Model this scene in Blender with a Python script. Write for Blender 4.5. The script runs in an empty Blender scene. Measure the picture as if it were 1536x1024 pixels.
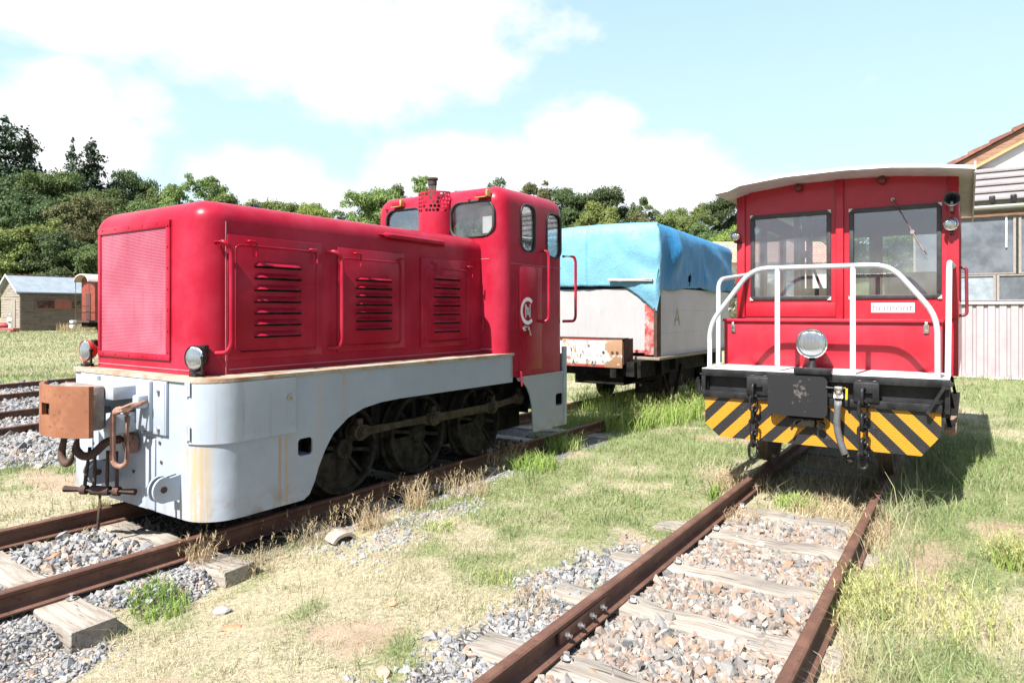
import bpy, bmesh, math, random
import numpy as np
from mathutils import Vector, Matrix
R = math.radians
random.seed(7)
rng = np.random.default_rng(11)
scene = bpy.context.scene
col = scene.collection
F_, HY, EYE = 1030.0, 467.0, 1.5

# ------------------------------------------------------------------ helpers
def tag(o, label=None, cat=None, group=None, kind=None):
    if label: o['label'] = label
    if cat: o['category'] = cat
    if group: o['group'] = group
    if kind: o['kind'] = kind
    return o

def empty(name, loc=(0, 0, 0), rz=0.0, label=None, cat=None, group=None):
    o = bpy.data.objects.new(name, None)
    o.empty_display_size = 0.2
    col.objects.link(o)
    o.location = loc
    o.rotation_euler = (0, 0, rz)
    return tag(o, label, cat, group)

def obj(name, me, mats, parent=None, loc=None):
    o = bpy.data.objects.new(name, me)
    col.objects.link(o)
    if not isinstance(mats, (list, tuple)): mats = [mats]
    for m in mats: me.materials.append(m)
    if parent is not None: o.parent = parent
    if loc is not None: o.location = loc
    return o

def copy_tree(o, parent=None):
    c = o.copy(); col.objects.link(c)
    if parent is not None: c.parent = parent
    for ch in list(o.children): copy_tree(ch, c)
    return c

def frame_axes(d):
    d = d.normalized()
    up = Vector((0, 0, 1)) if abs(d.z) < 0.95 else Vector((0, 1, 0))
    a = d.cross(up).normalized(); b = a.cross(d).normalized()
    return a, b

class MB:
    def __init__(s): s.bm = bmesh.new(); s.m = 0
    def _f(s, vs, smooth=False):
        try:
            f = s.bm.faces.new(vs); f.material_index = s.m; f.smooth = smooth; return f
        except ValueError: return None
    def box(s, x0, x1, y0, y1, z0, z1, bev=0.0, M=None):
        x0, x1 = sorted((x0, x1)); y0, y1 = sorted((y0, y1)); z0, z1 = sorted((z0, z1))
        if bev > 0:
            b = min(bev, (x1-x0)*.45, (y1-y0)*.45, (z1-z0)*.45)
            t = bmesh.new(); r = bmesh.ops.create_cube(t, size=1.0)
            bmesh.ops.scale(t, vec=(x1-x0, y1-y0, z1-z0), verts=t.verts)
            bmesh.ops.translate(t, vec=((x0+x1)/2, (y0+y1)/2, (z0+z1)/2), verts=t.verts)
            bmesh.ops.bevel(t, geom=t.edges[:], offset=b, segments=2, profile=.5, affect='EDGES')
            s._merge(t, M); return
        c = [(x0,y0,z0),(x1,y0,z0),(x1,y1,z0),(x0,y1,z0),(x0,y0,z1),(x1,y0,z1),(x1,y1,z1),(x0,y1,z1)]
        v = [s.bm.verts.new(M @ Vector(p) if M else p) for p in c]
        for q in ((3,2,1,0),(4,5,6,7),(0,1,5,4),(1,2,6,5),(2,3,7,6),(3,0,4,7)): s._f([v[i] for i in q])
    def _merge(s, t, M=None, smooth=False):
        mp = {}
        for v in t.verts: mp[v] = s.bm.verts.new(M @ v.co if M else v.co)
        for f in t.faces: s._f([mp[v] for v in f.verts], smooth or f.smooth)
        t.free()
    def bar(s, p0, p1, w, h):
        p0, p1 = Vector(p0), Vector(p1); d = p1-p0; a, b = frame_axes(d)
        M = Matrix((( a.x,d.normalized().x,b.x,p0.x),(a.y,d.normalized().y,b.y,p0.y),(a.z,d.normalized().z,b.z,p0.z),(0,0,0,1)))
        s.box(-w/2, w/2, 0, d.length, -h/2, h/2, 0, M)
    def tube(s, pts, r, seg=10, closed=False, radii=None, caps=True):
        pts = [Vector(p) for p in pts]; n = len(pts); rings = []
        prev = None
        for i, p in enumerate(pts):
            if closed: d = (pts[(i+1) % n]-pts[i-1])
            else: d = pts[min(i+1, n-1)]-pts[max(i-1, 0)]
            d.normalize()
            if prev is None: a, b = frame_axes(d)
            else:
                a = prev-d*prev.dot(d)
                if a.length < 1e-6: a, b = frame_axes(d)
                a.normalize(); b = d.cross(a)
            prev = a
            rr = radii[i] if radii else r
            rings.append([s.bm.verts.new(p+(a*math.cos(t)+b*math.sin(t))*rr) for t in [2*math.pi*k/seg for k in range(seg)]])
        m = n if closed else n-1
        for i in range(m):
            A, B = rings[i], rings[(i+1) % n]
            off = 0
            if closed and i == n-1:
                off = min(range(seg), key=lambda o: sum((A[k].co-B[(k+o) % seg].co).length for k in range(seg)))
            for k in range(seg): s._f([A[k], A[(k+1) % seg], B[(k+1+off) % seg], B[(k+off) % seg]], True)
        if not closed and caps:
            s._f(rings[0][::-1]); s._f(rings[-1])
    def cyl(s, p0, p1, r, seg=20, r2=None):
        s.tube([p0, p1], r, seg, radii=[r, r if r2 is None else r2])
    def lathe(s, c, axis, prof, seg=28, close=False):
        """prof: list of (r, t) along axis"""
        c = Vector(c); d = Vector(axis).normalized(); a, b = frame_axes(d); rings = []
        for r, t in prof:
            if r < 1e-5: rings.append([s.bm.verts.new(c+d*t)])
            else: rings.append([s.bm.verts.new(c+d*t+(a*math.cos(w)+b*math.sin(w))*r) for w in [2*math.pi*k/seg for k in range(seg)]])
        for A, B in zip(rings[:-1], rings[1:]):
            if len(A) == 1 and len(B) == 1: continue
            for k in range(seg):
                k2 = (k+1) % seg
                if len(A) == 1: s._f([A[0], B[k2], B[k]], True)
                elif len(B) == 1: s._f([A[k], A[k2], B[0]], True)
                else: s._f([A[k], A[k2], B[k2], B[k]], True)
        if close:
            A, B = rings[-1], rings[0]
            for k in range(seg): s._f([A[k], A[(k+1) % seg], B[(k+1) % seg], B[k]], True)
    def prism(s, poly, a0, a1, plane='yz', smooth=False):
        """extrude a 2D polygon; plane says which axes poly lives in"""
        def P(p, t):
            if plane == 'yz': return (t, p[0], p[1])
            if plane == 'xz': return (p[0], t, p[1])
            return (p[0], p[1], t)
        A = [s.bm.verts.new(P(p, a0)) for p in poly]; B = [s.bm.verts.new(P(p, a1)) for p in poly]
        n = len(poly)
        s._f(A[::-1]); s._f(B)
        for i in range(n): s._f([A[i], A[(i+1) % n], B[(i+1) % n], B[i]], smooth)
    def strip(s, path, z0, z1, th):
        """vertical sheet following a plan path, thickness th to its left side"""
        n = len(path); pts = [Vector((p[0], p[1], 0)) for p in path]; inn = []
        for i in range(n):
            d = (pts[min(i+1, n-1)]-pts[max(i-1, 0)]).normalized()
            inn.append(pts[i]+Vector((-d.y, d.x, 0))*th)
        V = [[s.bm.verts.new((p.x, p.y, z)) for p in pts] for z in (z0, z1)]
        W = [[s.bm.verts.new((p.x, p.y, z)) for p in inn] for z in (z0, z1)]
        for i in range(n-1):
            s._f([V[0][i], V[0][i+1], V[1][i+1], V[1][i]], True); s._f([W[0][i+1], W[0][i], W[1][i], W[1][i+1]], True)
            s._f([V[1][i], V[1][i+1], W[1][i+1], W[1][i]]); s._f([V[0][i+1], V[0][i], W[0][i], W[0][i+1]])
        s._f([V[0][0], V[1][0], W[1][0], W[0][0]]); s._f([V[1][-1], V[0][-1], W[0][-1], W[1][-1]])
    def rbox(s, x0, x1, y0, y1, z0, z1, rc=.2, rt=.1, crown=0.0, front_only=False, seg=8, skew=None):
        """body with rounded plan corners, rounded roof edge and crowned roof"""
        cx, cy = (x0+x1)/2, (y0+y1)/2
        def plan(ins):
            r = max(rc-ins, .004); rb = .004 if front_only else r
            X0, X1, Y0, Y1 = x0+ins, x1-ins, y0+ins, y1-(0 if front_only else ins)
            o = []
            for (px, py, a0, rr) in ((X0, Y0, 180, r), (X1, Y0, 270, r), (X1, Y1, 0, rb), (X0, Y1, 90, rb)):
                ccx = px+rr if px == X0 else px-rr; ccy = py+rr if py == Y0 else py-rr
                for k in range(seg+1):
                    t = R(a0+90*k/seg); o.append((ccx+rr*math.cos(t), ccy+rr*math.sin(t)))
            return o
        def cz(p, h):
            return h + crown*(1-((p[0]-cx)/((x1-x0)/2))**2)
        rings = [[(p[0], p[1], z0) for p in plan(0)]]
        NS = 7
        for k in range(NS+1):
            a = R(90*k/NS); ins = rt*(1-math.cos(a)); z = z1-rt+rt*math.sin(a)
            rings.append([(p[0], p[1], z+(cz(p, 0) if k == NS else cz(p, 0)*(k/NS)**2)) for p in plan(ins)])
        base = plan(rt)
        for q in (.8, .6, .4, .2, .05):
            rings.append([(cx+(p[0]-cx)*q, cy+(p[1]-cy)*q, cz((cx+(p[0]-cx)*q, 0), z1)) for p in base])
        V = [[s.bm.verts.new(p) for p in r] for r in rings]
        n = len(V[0])
        for A, B in zip(V[:-1], V[1:]):
            for i in range(n): s._f([A[i], A[(i+1) % n], B[(i+1) % n], B[i]], True)
        s._f(V[0][::-1]); s._f(V[-1], True)
    def mesh(s, name, sharp=32):
        bmesh.ops.recalc_face_normals(s.bm, faces=s.bm.faces[:])
        me = bpy.data.meshes.new(name); s.bm.to_mesh(me); s.bm.free()
        return me
    def build(s, name, mats, parent=None, loc=None, sharp=35, smooth=None):
        me = s.mesh(name)
        o = obj(name, me, mats, parent, loc)
        me.set_sharp_from_angle(angle=R(sharp))
        return o

def arc(cx, cy, r, a0, a1, n=8):
    return [(cx+r*math.cos(R(a0+(a1-a0)*k/n)), cy+r*math.sin(R(a0+(a1-a0)*k/n))) for k in range(n+1)]

def rrect(x0, x1, z0, z1, r, n=6):
    return arc(x1-r, z0+r, r, -90, 0, n)+arc(x1-r, z1-r, r, 0, 90, n)+arc(x0+r, z1-r, r, 90, 180, n)+arc(x0+r, z0+r, r, 180, 270, n)

def smooth_path(pts, r, n=5):
    """round the corners of a polyline"""
    pts = [Vector(p) for p in pts]; out = [pts[0]]
    for a, b, c in zip(pts[:-2], pts[1:-1], pts[2:]):
        u, v = (a-b), (c-b); q = min(r, u.length*.45, v.length*.45)
        p0, p2 = b+u.normalized()*q, b+v.normalized()*q
        for k in range(n+1):
            t = k/n; out.append(p0*(1-t)**2+b*2*t*(1-t)+p2*t*t)
    return out+[pts[-1]]

def cut(o, cutters):
    """subtract meshes (MB) from the object, for real holes"""
    tmp = []
    for c in cutters:
        me = c.mesh('cutter'); k = bpy.data.objects.new('cutter', me); col.objects.link(k); tmp.append(k)
        m = o.modifiers.new('b', 'BOOLEAN'); m.operation = 'DIFFERENCE'; m.object = k; m.solver = 'EXACT'
    bpy.context.view_layer.update()
    par = o.parent; o.parent = None
    for k in tmp: k.matrix_world = Matrix.Identity(4)
    o.matrix_world = Matrix.Identity(4)
    dg = bpy.context.evaluated_depsgraph_get(); dg.update()
    me = bpy.data.meshes.new_from_object(o.evaluated_get(dg))
    o.modifiers.clear(); o.data = me
    o.parent = par
    for k in tmp: bpy.data.objects.remove(k)
    me.set_sharp_from_angle(angle=R(30))
    return o

def text_mesh(body, size, ext=0.002, bold=0.0):
    cu = bpy.data.curves.new('t', 'FONT'); cu.offset = bold; cu.body = body; cu.size = size; cu.extrude = ext
    cu.align_x = 'CENTER'; cu.align_y = 'CENTER'
    k = bpy.data.objects.new('t', cu); col.objects.link(k)
    dg = bpy.context.evaluated_depsgraph_get(); dg.update()
    me = bpy.data.meshes.new_from_object(k.evaluated_get(dg))
    bpy.data.objects.remove(k)
    return me

# ------------------------------------------------------------------ materials
class NT:
    def __init__(s, name):
        s.mat = bpy.data.materials.new(name); s.mat.use_nodes = True
        s.t = s.mat.node_tree; s.t.nodes.clear(); s.L = s.t.links
        s.out = s.t.nodes.new('ShaderNodeOutputMaterial')
    def n(s, typ, **kw):
        x = s.t.nodes.new(typ)
        for k, v in kw.items():
            if hasattr(x, k) and k not in x.inputs: setattr(x, k, v)
        return x
    def set(s, sock, v):
        if hasattr(v, 'is_output') or isinstance(v, bpy.types.NodeSocket): s.L.new(v, sock)
        else:
            if isinstance(v, (tuple, list)) and len(v) == 3 and sock.type == 'RGBA': v = (*v, 1)
            sock.default_value = v
    def math(s, op, a, b=None, c=None, clamp=False):
        x = s.t.nodes.new('ShaderNodeMath'); x.operation = op; x.use_clamp = clamp
        s.set(x.inputs[0], a)
        if b is not None: s.set(x.inputs[1], b)
        if c is not None: s.set(x.inputs[2], c)
        return x.outputs[0]
    def noise(s, vec, scale, detail=4, rough=.55, dim='3D', dist=0):
        x = s.t.nodes.new('ShaderNodeTexNoise'); x.noise_dimensions = dim
        if vec is not None: s.L.new(vec, x.inputs['Vector'])
        x.inputs['Scale'].default_value = scale; x.inputs['Detail'].default_value = detail; x.inputs['Roughness'].default_value = rough
        x.inputs['Distortion'].default_value = dist
        return x.outputs['Fac']
    def mapping(s, vec, scale=(1, 1, 1), loc=(0, 0, 0), rot=(0, 0, 0)):
        x = s.t.nodes.new('ShaderNodeMapping'); s.L.new(vec, x.inputs['Vector'])
        x.inputs['Scale'].default_value = scale; x.inputs['Location'].default_value = loc; x.inputs['Rotation'].default_value = rot
        return x.outputs[0]
    def ramp(s, fac, stops, interp='LINEAR'):
        x = s.t.nodes.new('ShaderNodeValToRGB'); s.set(x.inputs[0], fac); cr = x.color_ramp; cr.interpolation = interp
        while len(cr.elements) < len(stops): cr.elements.new(.5)
        for e, (p, c) in zip(cr.elements, stops):
            e.position = p; e.color = (*c, 1) if len(c) == 3 else c
        return x.outputs[0]
    def step(s, v, a, b):
        x = s.t.nodes.new('ShaderNodeMapRange'); x.interpolation_type = 'SMOOTHSTEP'; s.set(x.inputs[0], v)
        x.inputs[1].default_value = a; x.inputs[2].default_value = b
        return x.outputs[0]
    def mix(s, f, a, b, blend='MIX'):
        x = s.t.nodes.new('ShaderNodeMix'); x.data_type = 'RGBA'; x.blend_type = blend
        s.set(x.inputs[0], f); s.set(x.inputs[6], a); s.set(x.inputs[7], b)
        return x.outputs[2]
    def coord(s, which='Object'):
        x = s.t.nodes.new('ShaderNodeTexCoord'); return x.outputs[which]
    def sep(s, v):
        x = s.t.nodes.new('ShaderNodeSeparateXYZ'); s.L.new(v, x.inputs[0]); return x.outputs
    def bump(s, h, strength=.3, dist=.01):
        x = s.t.nodes.new('ShaderNodeBump'); s.L.new(h, x.inputs['Height']); x.inputs['Strength'].default_value = strength
        x.inputs['Distance'].default_value = dist; return x.outputs[0]
    def bsdf(s, base, rough=.5, metal=0, normal=None, coat=0, spec=.5, **kw):
        b = s.t.nodes.new('ShaderNodeBsdfPrincipled')
        s.set(b.inputs['Base Color'], base); s.set(b.inputs['Roughness'], rough); s.set(b.inputs['Metallic'], metal)
        b.inputs['Specular IOR Level'].default_value = spec
        b.inputs['Coat Weight'].default_value = coat; b.inputs['Coat Roughness'].default_value = .12
        if normal is not None: s.L.new(normal, b.inputs['Normal'])
        s.L.new(b.outputs[0], s.out.inputs[0])
        return b

def paint(name, c, rough=.4, coat=.2, grime=(.10, .06, .045), amount=.35, chips=0.0, wob=.15, fade=None, spec=.5):
    t = NT(name); co = t.coord()
    big = t.noise(co, 2.2, 5, .6); fine = t.noise(co, 22, 4, .6)
    streak = t.noise(t.mapping(co, (9, 9, .7)), 2.5, 5, .65)
    f = tuple(min(1, k*1.18+.02) for k in c) if fade is None else fade
    base = t.mix(t.step(big, .35, .7), c, f)
    g = t.math('MULTIPLY', t.step(streak, .5, .78), amount)
    base = t.mix(g, base, grime)
    if chips > 0:
        ch = t.math('MULTIPLY', t.step(t.noise(co, 34, 6, .7), .66, .69), t.step(t.noise(co, 3.2, 3), .62-chips*.2, .66))
        base = t.mix(ch, base, (.16, .07, .035))
    rr = t.math('ADD', t.math('MULTIPLY', fine, .18), rough-.08)
    t.bsdf(base, rr, 0, t.bump(t.noise(co, 3.0, 2), wob, .02), coat, spec)
    return t.mat

def rusty(name, c1=(.20, .085, .045), c2=(.33, .14, .07), c3=(.07, .04, .03), rough=.8, scale=9, bump=.35, metal=.0):
    t = NT(name); co = t.coord()
    a = t.noise(co, scale, 6, .65); b = t.noise(co, scale*5, 4, .6)
    base = t.mix(t.step(a, .4, .65), c1, c2)
    base = t.mix(t.step(b, .55, .75), base, c3)
    t.bsdf(base, rough, metal, t.bump(b, bump, .006), 0, .3)
    return t.mat

def plain(name, c, rough=.5, metal=0, var=.12, scale=14, bump=.1, coat=0, spec=.5):
    t = NT(name); co = t.coord(); a = t.noise(co, scale, 5, .6)
    lo = tuple(k*(1-var) for k in c); hi = tuple(min(1, k*(1+var)+var*.02) for k in c)
    t.bsdf(t.mix(t.step(a, .3, .7), lo, hi), t.math('ADD', t.math('MULTIPLY', a, .2), rough-.1), metal, t.bump(a, bump, .005), coat, spec)
    return t.mat

def glass(name, tint=(.75, .82, .82), refl=1.0, haze=.06, hazec=(.5, .55, .58)):
    t = NT(name)
    tr = t.t.nodes.new('ShaderNodeBsdfTransparent'); tr.inputs[0].default_value = (*tint, 1)
    gl = t.t.nodes.new('ShaderNodeBsdfGlossy'); gl.inputs['Roughness'].default_value = .02; gl.inputs[0].default_value = (.95, .97, 1, 1)
    df = t.t.nodes.new('ShaderNodeBsdfDiffuse'); df.inputs[0].default_value = (*hazec, 1)
    fr = t.t.nodes.new('ShaderNodeFresnel'); fr.inputs[0].default_value = 1.5
    co = t.coord(); dust = t.math('MULTIPLY', t.step(t.noise(co, 2.5, 5), .35, .8), haze*2)
    m1 = t.t.nodes.new('ShaderNodeMixShader'); t.L.new(dust, m1.inputs[0]); t.L.new(tr.outputs[0], m1.inputs[1]); t.L.new(df.outputs[0], m1.inputs[2])
    m2 = t.t.nodes.new('ShaderNodeMixShader'); f = t.math('MULTIPLY', fr.outputs[0], refl, clamp=True)
    t.L.new(f, m2.inputs[0]); t.L.new(m1.outputs[0], m2.inputs[1]); t.L.new(gl.outputs[0], m2.inputs[2])
    t.L.new(m2.outputs[0], t.out.inputs[0])
    return t.mat

def wood(name, c1, c2, c3=(.05, .04, .03), along='y', rough=.85, scale=1.0):
    t = NT(name); co = t.coord()
    sc = {'x': (1.2, 22, 22), 'y': (22, 1.2, 22), 'z': (22, 22, 1.2)}[along]
    g = t.noise(t.mapping(co, tuple(k*scale for k in sc)), 1.6, 6, .7, dist=.6)
    big = t.noise(co, 3, 4)
    base = t.mix(t.step(g, .3, .65), c1, c2)
    crack = t.step(t.noise(t.mapping(co, tuple(k*1.6*scale for k in sc)), 1.5, 3, .5), .60, .68)
    base = t.mix(t.math('MULTIPLY', crack, .8), base, c3)
    base = t.mix(t.math('MULTIPLY', t.step(big, .5, .75), .45), base, tuple(k*.6 for k in c1))
    t.bsdf(base, rough, 0, t.bump(t.math('SUBTRACT', g, t.math('MULTIPLY', crack, .8)), .5, .01), 0, .2)
    return t.mat

M = {}
M['loco_red'] = paint('loco_red_paint', (.285, .006, .022), .30, .04, (.13, .02, .03), .30, .42, .22, (.345, .022, .048), .16)
M['loco_grille'] = paint('dusty_red_grille', (.37, .075, .12), .5, .0, (.27, .03, .06), .4, 0, .02, (.43, .125, .18))
M['bus_red'] = paint('railbus_red_paint', (.315, .0095, .022), .38, .25, (.15, .03, .025), .30, .26, .18, (.36, .022, .04), .28)
M['white_rail'] = paint('pale_grey_tube_paint', (.385, .42, .455), .42, .05, (.27, .23, .19), .45, .22, .05, (.42, .455, .49))
M['white'] = plain('white_paint', (.55, .56, .57), .5, 0, .06, 12, .05)
M['roof_white'] = plain('weathered_white_roof', (.36, .365, .375), .6, 0, .12, 9, .1)
M['black'] = plain('black_gloss_paint', (.011, .011, .013), .42, 0, .4, 9, .12, 0, .28)
M['black_worn'] = None
M['rubber'] = plain('black_rubber', (.02, .02, .022), .6, 0, .2, 20, .05)
M['frame_black'] = plain('black_window_frame', (.025, .024, .028), .45, 0, .2, 20, .05)
M['chrome'] = plain('chrome', (.72, .72, .70), .16, 1.0, .05, 10, .02)
M['steel'] = plain('worn_steel', (.42, .40, .37), .4, 1.0, .3, 30, .1)
M['lens'] = None
M['grimy'] = plain('grimy_running_gear', (.016, .014, .010), .7, 0, .6, 12, .2, 0, .12)
M['grimy_rod'] = plain('oily_rod_steel', (.040, .031, .021), .55, .15, .5, 12, .2, 0, .2)
M['dark'] = plain('dark_underframe', (.008, .0075, .007), .85, 0, .5, 8, .2, 0, .1)
M['rust'] = rusty('orange_rust_plate', (.21, .085, .045), (.27, .12, .065), (.12, .055, .035), .75, 4.5, .15)
M['rust_dark'] = rusty('dark_rust', (.055, .036, .03), (.10, .05, .036), (.03, .022, .02))
M['rust_link'] = rusty('rusty_link', (.22, .12, .09), (.33, .19, .14), (.14, .07, .05), .7, 14)
M['rail'] = rusty('rail_rust', (.115, .058, .042), (.165, .085, .06), (.06, .035, .028), .6, 6, .25, .15)
M['footplate'] = rusty('rusty_pale_footplate', (.36, .315, .26), (.27, .165, .095), (.42, .39, .35), .7, 4.5, .15)
M['sleeper'] = wood('weathered_sleeper', (.20, .172, .145), (.33, .30, .265), (.05, .04, .033), 'x')
M['yellow'] = plain('yellow_tap', (.75, .42, .02), .45)
M['brass'] = plain('brass_wiper_motor', (.55, .40, .16), .35, .8, .2)
M['paper'] = plain('white_paper', (.85, .85, .82), .8, 0, .03)
M['bolt'] = plain('galvanised_bolt', (.40, .38, .36), .45, .6, .25, 40)
M['interior'] = plain('grey_cab_interior', (.40, .42, .42), .7, 0, .2)
M['interior_red'] = plain('red_cab_pillar', (.35, .02, .03), .5, 0, .1)
M['glass'] = glass('window_glass', (.955, .97, .97), .8, .07, (.42, .46, .48))
M['glass_bus'] = glass('railbus_window_glass', (.92, .93, .95), 2.6, .11, (.36, .38, .42))
M['step_wood'] = wood('brown_step_board', (.19, .12, .08), (.28, .19, .13), along='y')

def mk_lens():
    t = NT('headlamp_glass'); co = t.coord()
    w = t.t.nodes.new('ShaderNodeTexWave'); t.L.new(co, w.inputs[0]); w.inputs['Scale'].default_value = 28; w.bands_direction = 'X'
    t.bsdf((.42, .45, .47), .07, .85, t.bump(w.outputs['Fac'], .55, .005), .8)
    return t.mat
M['lens'] = mk_lens()

def mk_plate():
    t = NT('worn_black_plate'); co = t.coord(); x, y, z = t.sep(co)
    n1 = t.noise(co, 26, 6, .7)
    dx = t.math('ABSOLUTE', t.math('ADD', x, .055)); dz = t.math('ABSOLUTE', t.math('SUBTRACT', z, .85))
    blob = t.math('SUBTRACT', .085, t.math('MAXIMUM', dx, t.math('MULTIPLY', dz, .75)))
    blob = t.math('ADD', t.math('MULTIPLY', blob, 5), t.math('MULTIPLY', t.math('SUBTRACT', n1, .62), 2.0))
    w = t.step(blob, .02, .16)
    sc = t.math('MULTIPLY', t.step(n1, .64, .68), t.step(t.noise(co, 5, 2), .5, .6))
    base = t.mix(t.math('MULTIPLY', w, .55), (.014, .014, .016), (.15, .13, .125))
    base = t.mix(t.math('MULTIPLY', sc, .5), base, (.2, .19, .18))
    t.bsdf(base, .5, 0, t.bump(n1, .08, .004), 0, .3)
    return t.mat
M['black_worn'] = mk_plate()

def mk_skirt():
    t = NT('pale_blue_grey_skirt_paint'); co = t.coord(); x, y, z = t.sep(co)
    big = t.noise(co, 2.5, 5); nz = t.noise(t.mapping(co, (14, 14, .5)), 3, 5, .65)
    base = t.mix(t.step(big, .3, .7), (.285, .33, .395), (.325, .37, .435))
    def streak(u0, w, ztop, amt, colr):
        nonlocal base
        wob = t.math('MULTIPLY', t.math('SUBTRACT', nz, .5), w*2.4)
        d = t.math('ABSOLUTE', t.math('ADD', t.math('SUBTRACT', y, u0), wob))
        m = t.math('MULTIPLY', t.step(d, w, w*.25), t.step(z, ztop+.02, ztop-.03))
        m = t.math('MULTIPLY', m, t.math('MULTIPLY', t.step(nz, .3, .6), amt))
        m = t.math('MULTIPLY', m, t.step(x, .55, .75))
        base = t.mix(m, base, colr)
    streak(.045, .055, .62, .85, (.36, .26, .13)); streak(.02, .02, .60, .7, (.40, .31, .17))
    streak(.56, .022, .62, .8, (.36, .20, .07)); streak(.62, .02, .62, .7, (.42, .26, .10)); streak(.68, .02, .62, .45, (.45, .33, .18))
    streak(.92, .05, 1.03, .35, (.40, .32, .24)); streak(1.16, .03, 1.03, .55, (.38, .27, .18)); streak(2.4, .02, 1.03, .3, (.40, .30, .22))
    dirt = t.math('MULTIPLY', t.step(z, .34, .10), t.step(t.noise(co, 7, 5), .45, .7))
    base = t.mix(t.math('MULTIPLY', dirt, .7), base, (.20, .145, .10))
    spl = t.math('MULTIPLY', t.step(t.noise(co, 13, 6, .7), .60, .72), t.step(z, .75, .2)); base = t.mix(t.math('MULTIPLY', spl, .4), base, (.20, .17, .14))
    ch = t.math('MULTIPLY', t.step(t.noise(co, 30, 6, .7), .67, .7), t.step(t.noise(co, 3, 2), .55, .65))
    base = t.mix(ch, base, (.2, .10, .05))
    t.bsdf(base, .5, 0, t.bump(t.noise(co, 4, 3), .34, .02), .08)
    return t.mat
M['skirt'] = mk_skirt()
M['skirt_plain'] = paint('pale_grey_metalwork', (.30, .345, .405), .5, .05, (.25, .18, .13), .4, .3, .1)

def mk_stripes():
    t = NT('hazard_striped_tread_plate'); co = t.coord(); x, y, z = t.sep(co)
    s = t.math('ADD', t.math('ABSOLUTE', t.math('SUBTRACT', x, .041)), z)
    ph = t.math('FRACT', t.math('DIVIDE', t.math('SUBTRACT', s, .386), .227))
    m = t.math('LESS_THAN', ph, .52)
    # raised diamonds of the tread plate
    a = t.math('SINE', t.math('MULTIPLY', t.math('ADD', x, z), 240)); b = t.math('SINE', t.math('MULTIPLY', t.math('SUBTRACT', x, z), 240))
    h = t.math('MAXIMUM', t.math('MULTIPLY', t.step(a, .1, .9), t.step(b, -.2, .4)), t.math('MULTIPLY', t.step(t.math('MULTIPLY', b, -1), .1, .9), t.step(t.math('MULTIPLY', a, -1), -.2, .4)))
    n = t.noise(co, 18, 5, .65)
    wear = t.math('MULTIPLY', t.step(n, .58, .75), .35)
    base = t.mix(m, (.016, .016, .018), (.48, .225, .014))
    base = t.mix(wear, base, t.mix(m, (.10, .10, .10), (.30, .16, .04)))
    t.bsdf(base, .42, 0, t.bump(h, .9, .004), .1)
    return t.mat
M['stripes'] = mk_stripes()

# ------------------------------------------------------------------ numpy noise
_perm = rng.random((256, 256))
def vnoise(x, y):
    xi = np.floor(x).astype(int); yi = np.floor(y).astype(int); fx = x-xi; fy = y-yi
    fx = fx*fx*(3-2*fx); fy = fy*fy*(3-2*fy)
    g = lambda a, b: _perm[a & 255, b & 255]
    return (g(xi, yi)*(1-fx)+g(xi+1, yi)*fx)*(1-fy)+(g(xi, yi+1)*(1-fx)+g(xi+1, yi+1)*fx)*fy
def fbm(x, y, s=1.0, o=4):
    v = 0; a = .5; t = 0
    for k in range(o):
        v = v+a*vnoise(x*s+17.3*k, y*s-9.1*k); t += a; a *= .5; s *= 2.03
    return v/t
def sstep(x, a, b):
    t = np.clip((x-a)/(b-a), 0, 1); return t*t*(3-2*t)

# frames of the two tracks (local x = to the right, y = along the track, z up)
LOY, RBY = R(34.4), R(33.6)
LOO = np.array([-2.785, 4.965]); RBO = np.array([2.4217, 5.6131])
def to_local(x, y, o, yaw):
    dx, dy = x-o[0], y-o[1]
    return dx*math.cos(yaw)-dy*math.sin(yaw), dx*math.sin(yaw)+dy*math.cos(yaw)     # v, u
def from_local(v, u, o, yaw):
    return o[0]+u*math.sin(yaw)+v*math.cos(yaw), o[1]+u*math.cos(yaw)-v*math.sin(yaw)

def ground_h(x, y):
    x = np.asarray(x, float); y = np.asarray(y, float)
    h = -.125+.05*(fbm(x, y, .45, 3)-.5)+.022*(fbm(x, y, 2.3, 3)-.5)
    v, u = to_local(x, y, RBO, RBY)
    flat = sstep(np.abs(v+.05), 1.05, .75)*(y < 40)
    h = h*(1-flat)+(-.160+.012*(fbm(x, y, 3, 2)-.5))*flat
    h = h+(.075*sstep(v, .50, .95)*sstep(v, 4.5, 1.6)-.015*sstep(v, .35, .5)*0)*(y < 40)
    v2, u2 = to_local(x, y, LOO, LOY)
    fl = sstep(np.abs(v2-.15), 1.35, .95)*(y < 40)
    h = h*(1-fl)+(-.150+.012*(fbm(x, y, 3, 2)-.5))*fl
    h = h-.11*sstep(v2, 1.0, 1.25)*sstep(v2, 2.3, 1.5)*sstep(u2, 1.2, -.3)
    h = h+sstep(y, 62, 75)*np.clip(y-62, 0, 160)*.055
    return h

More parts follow.
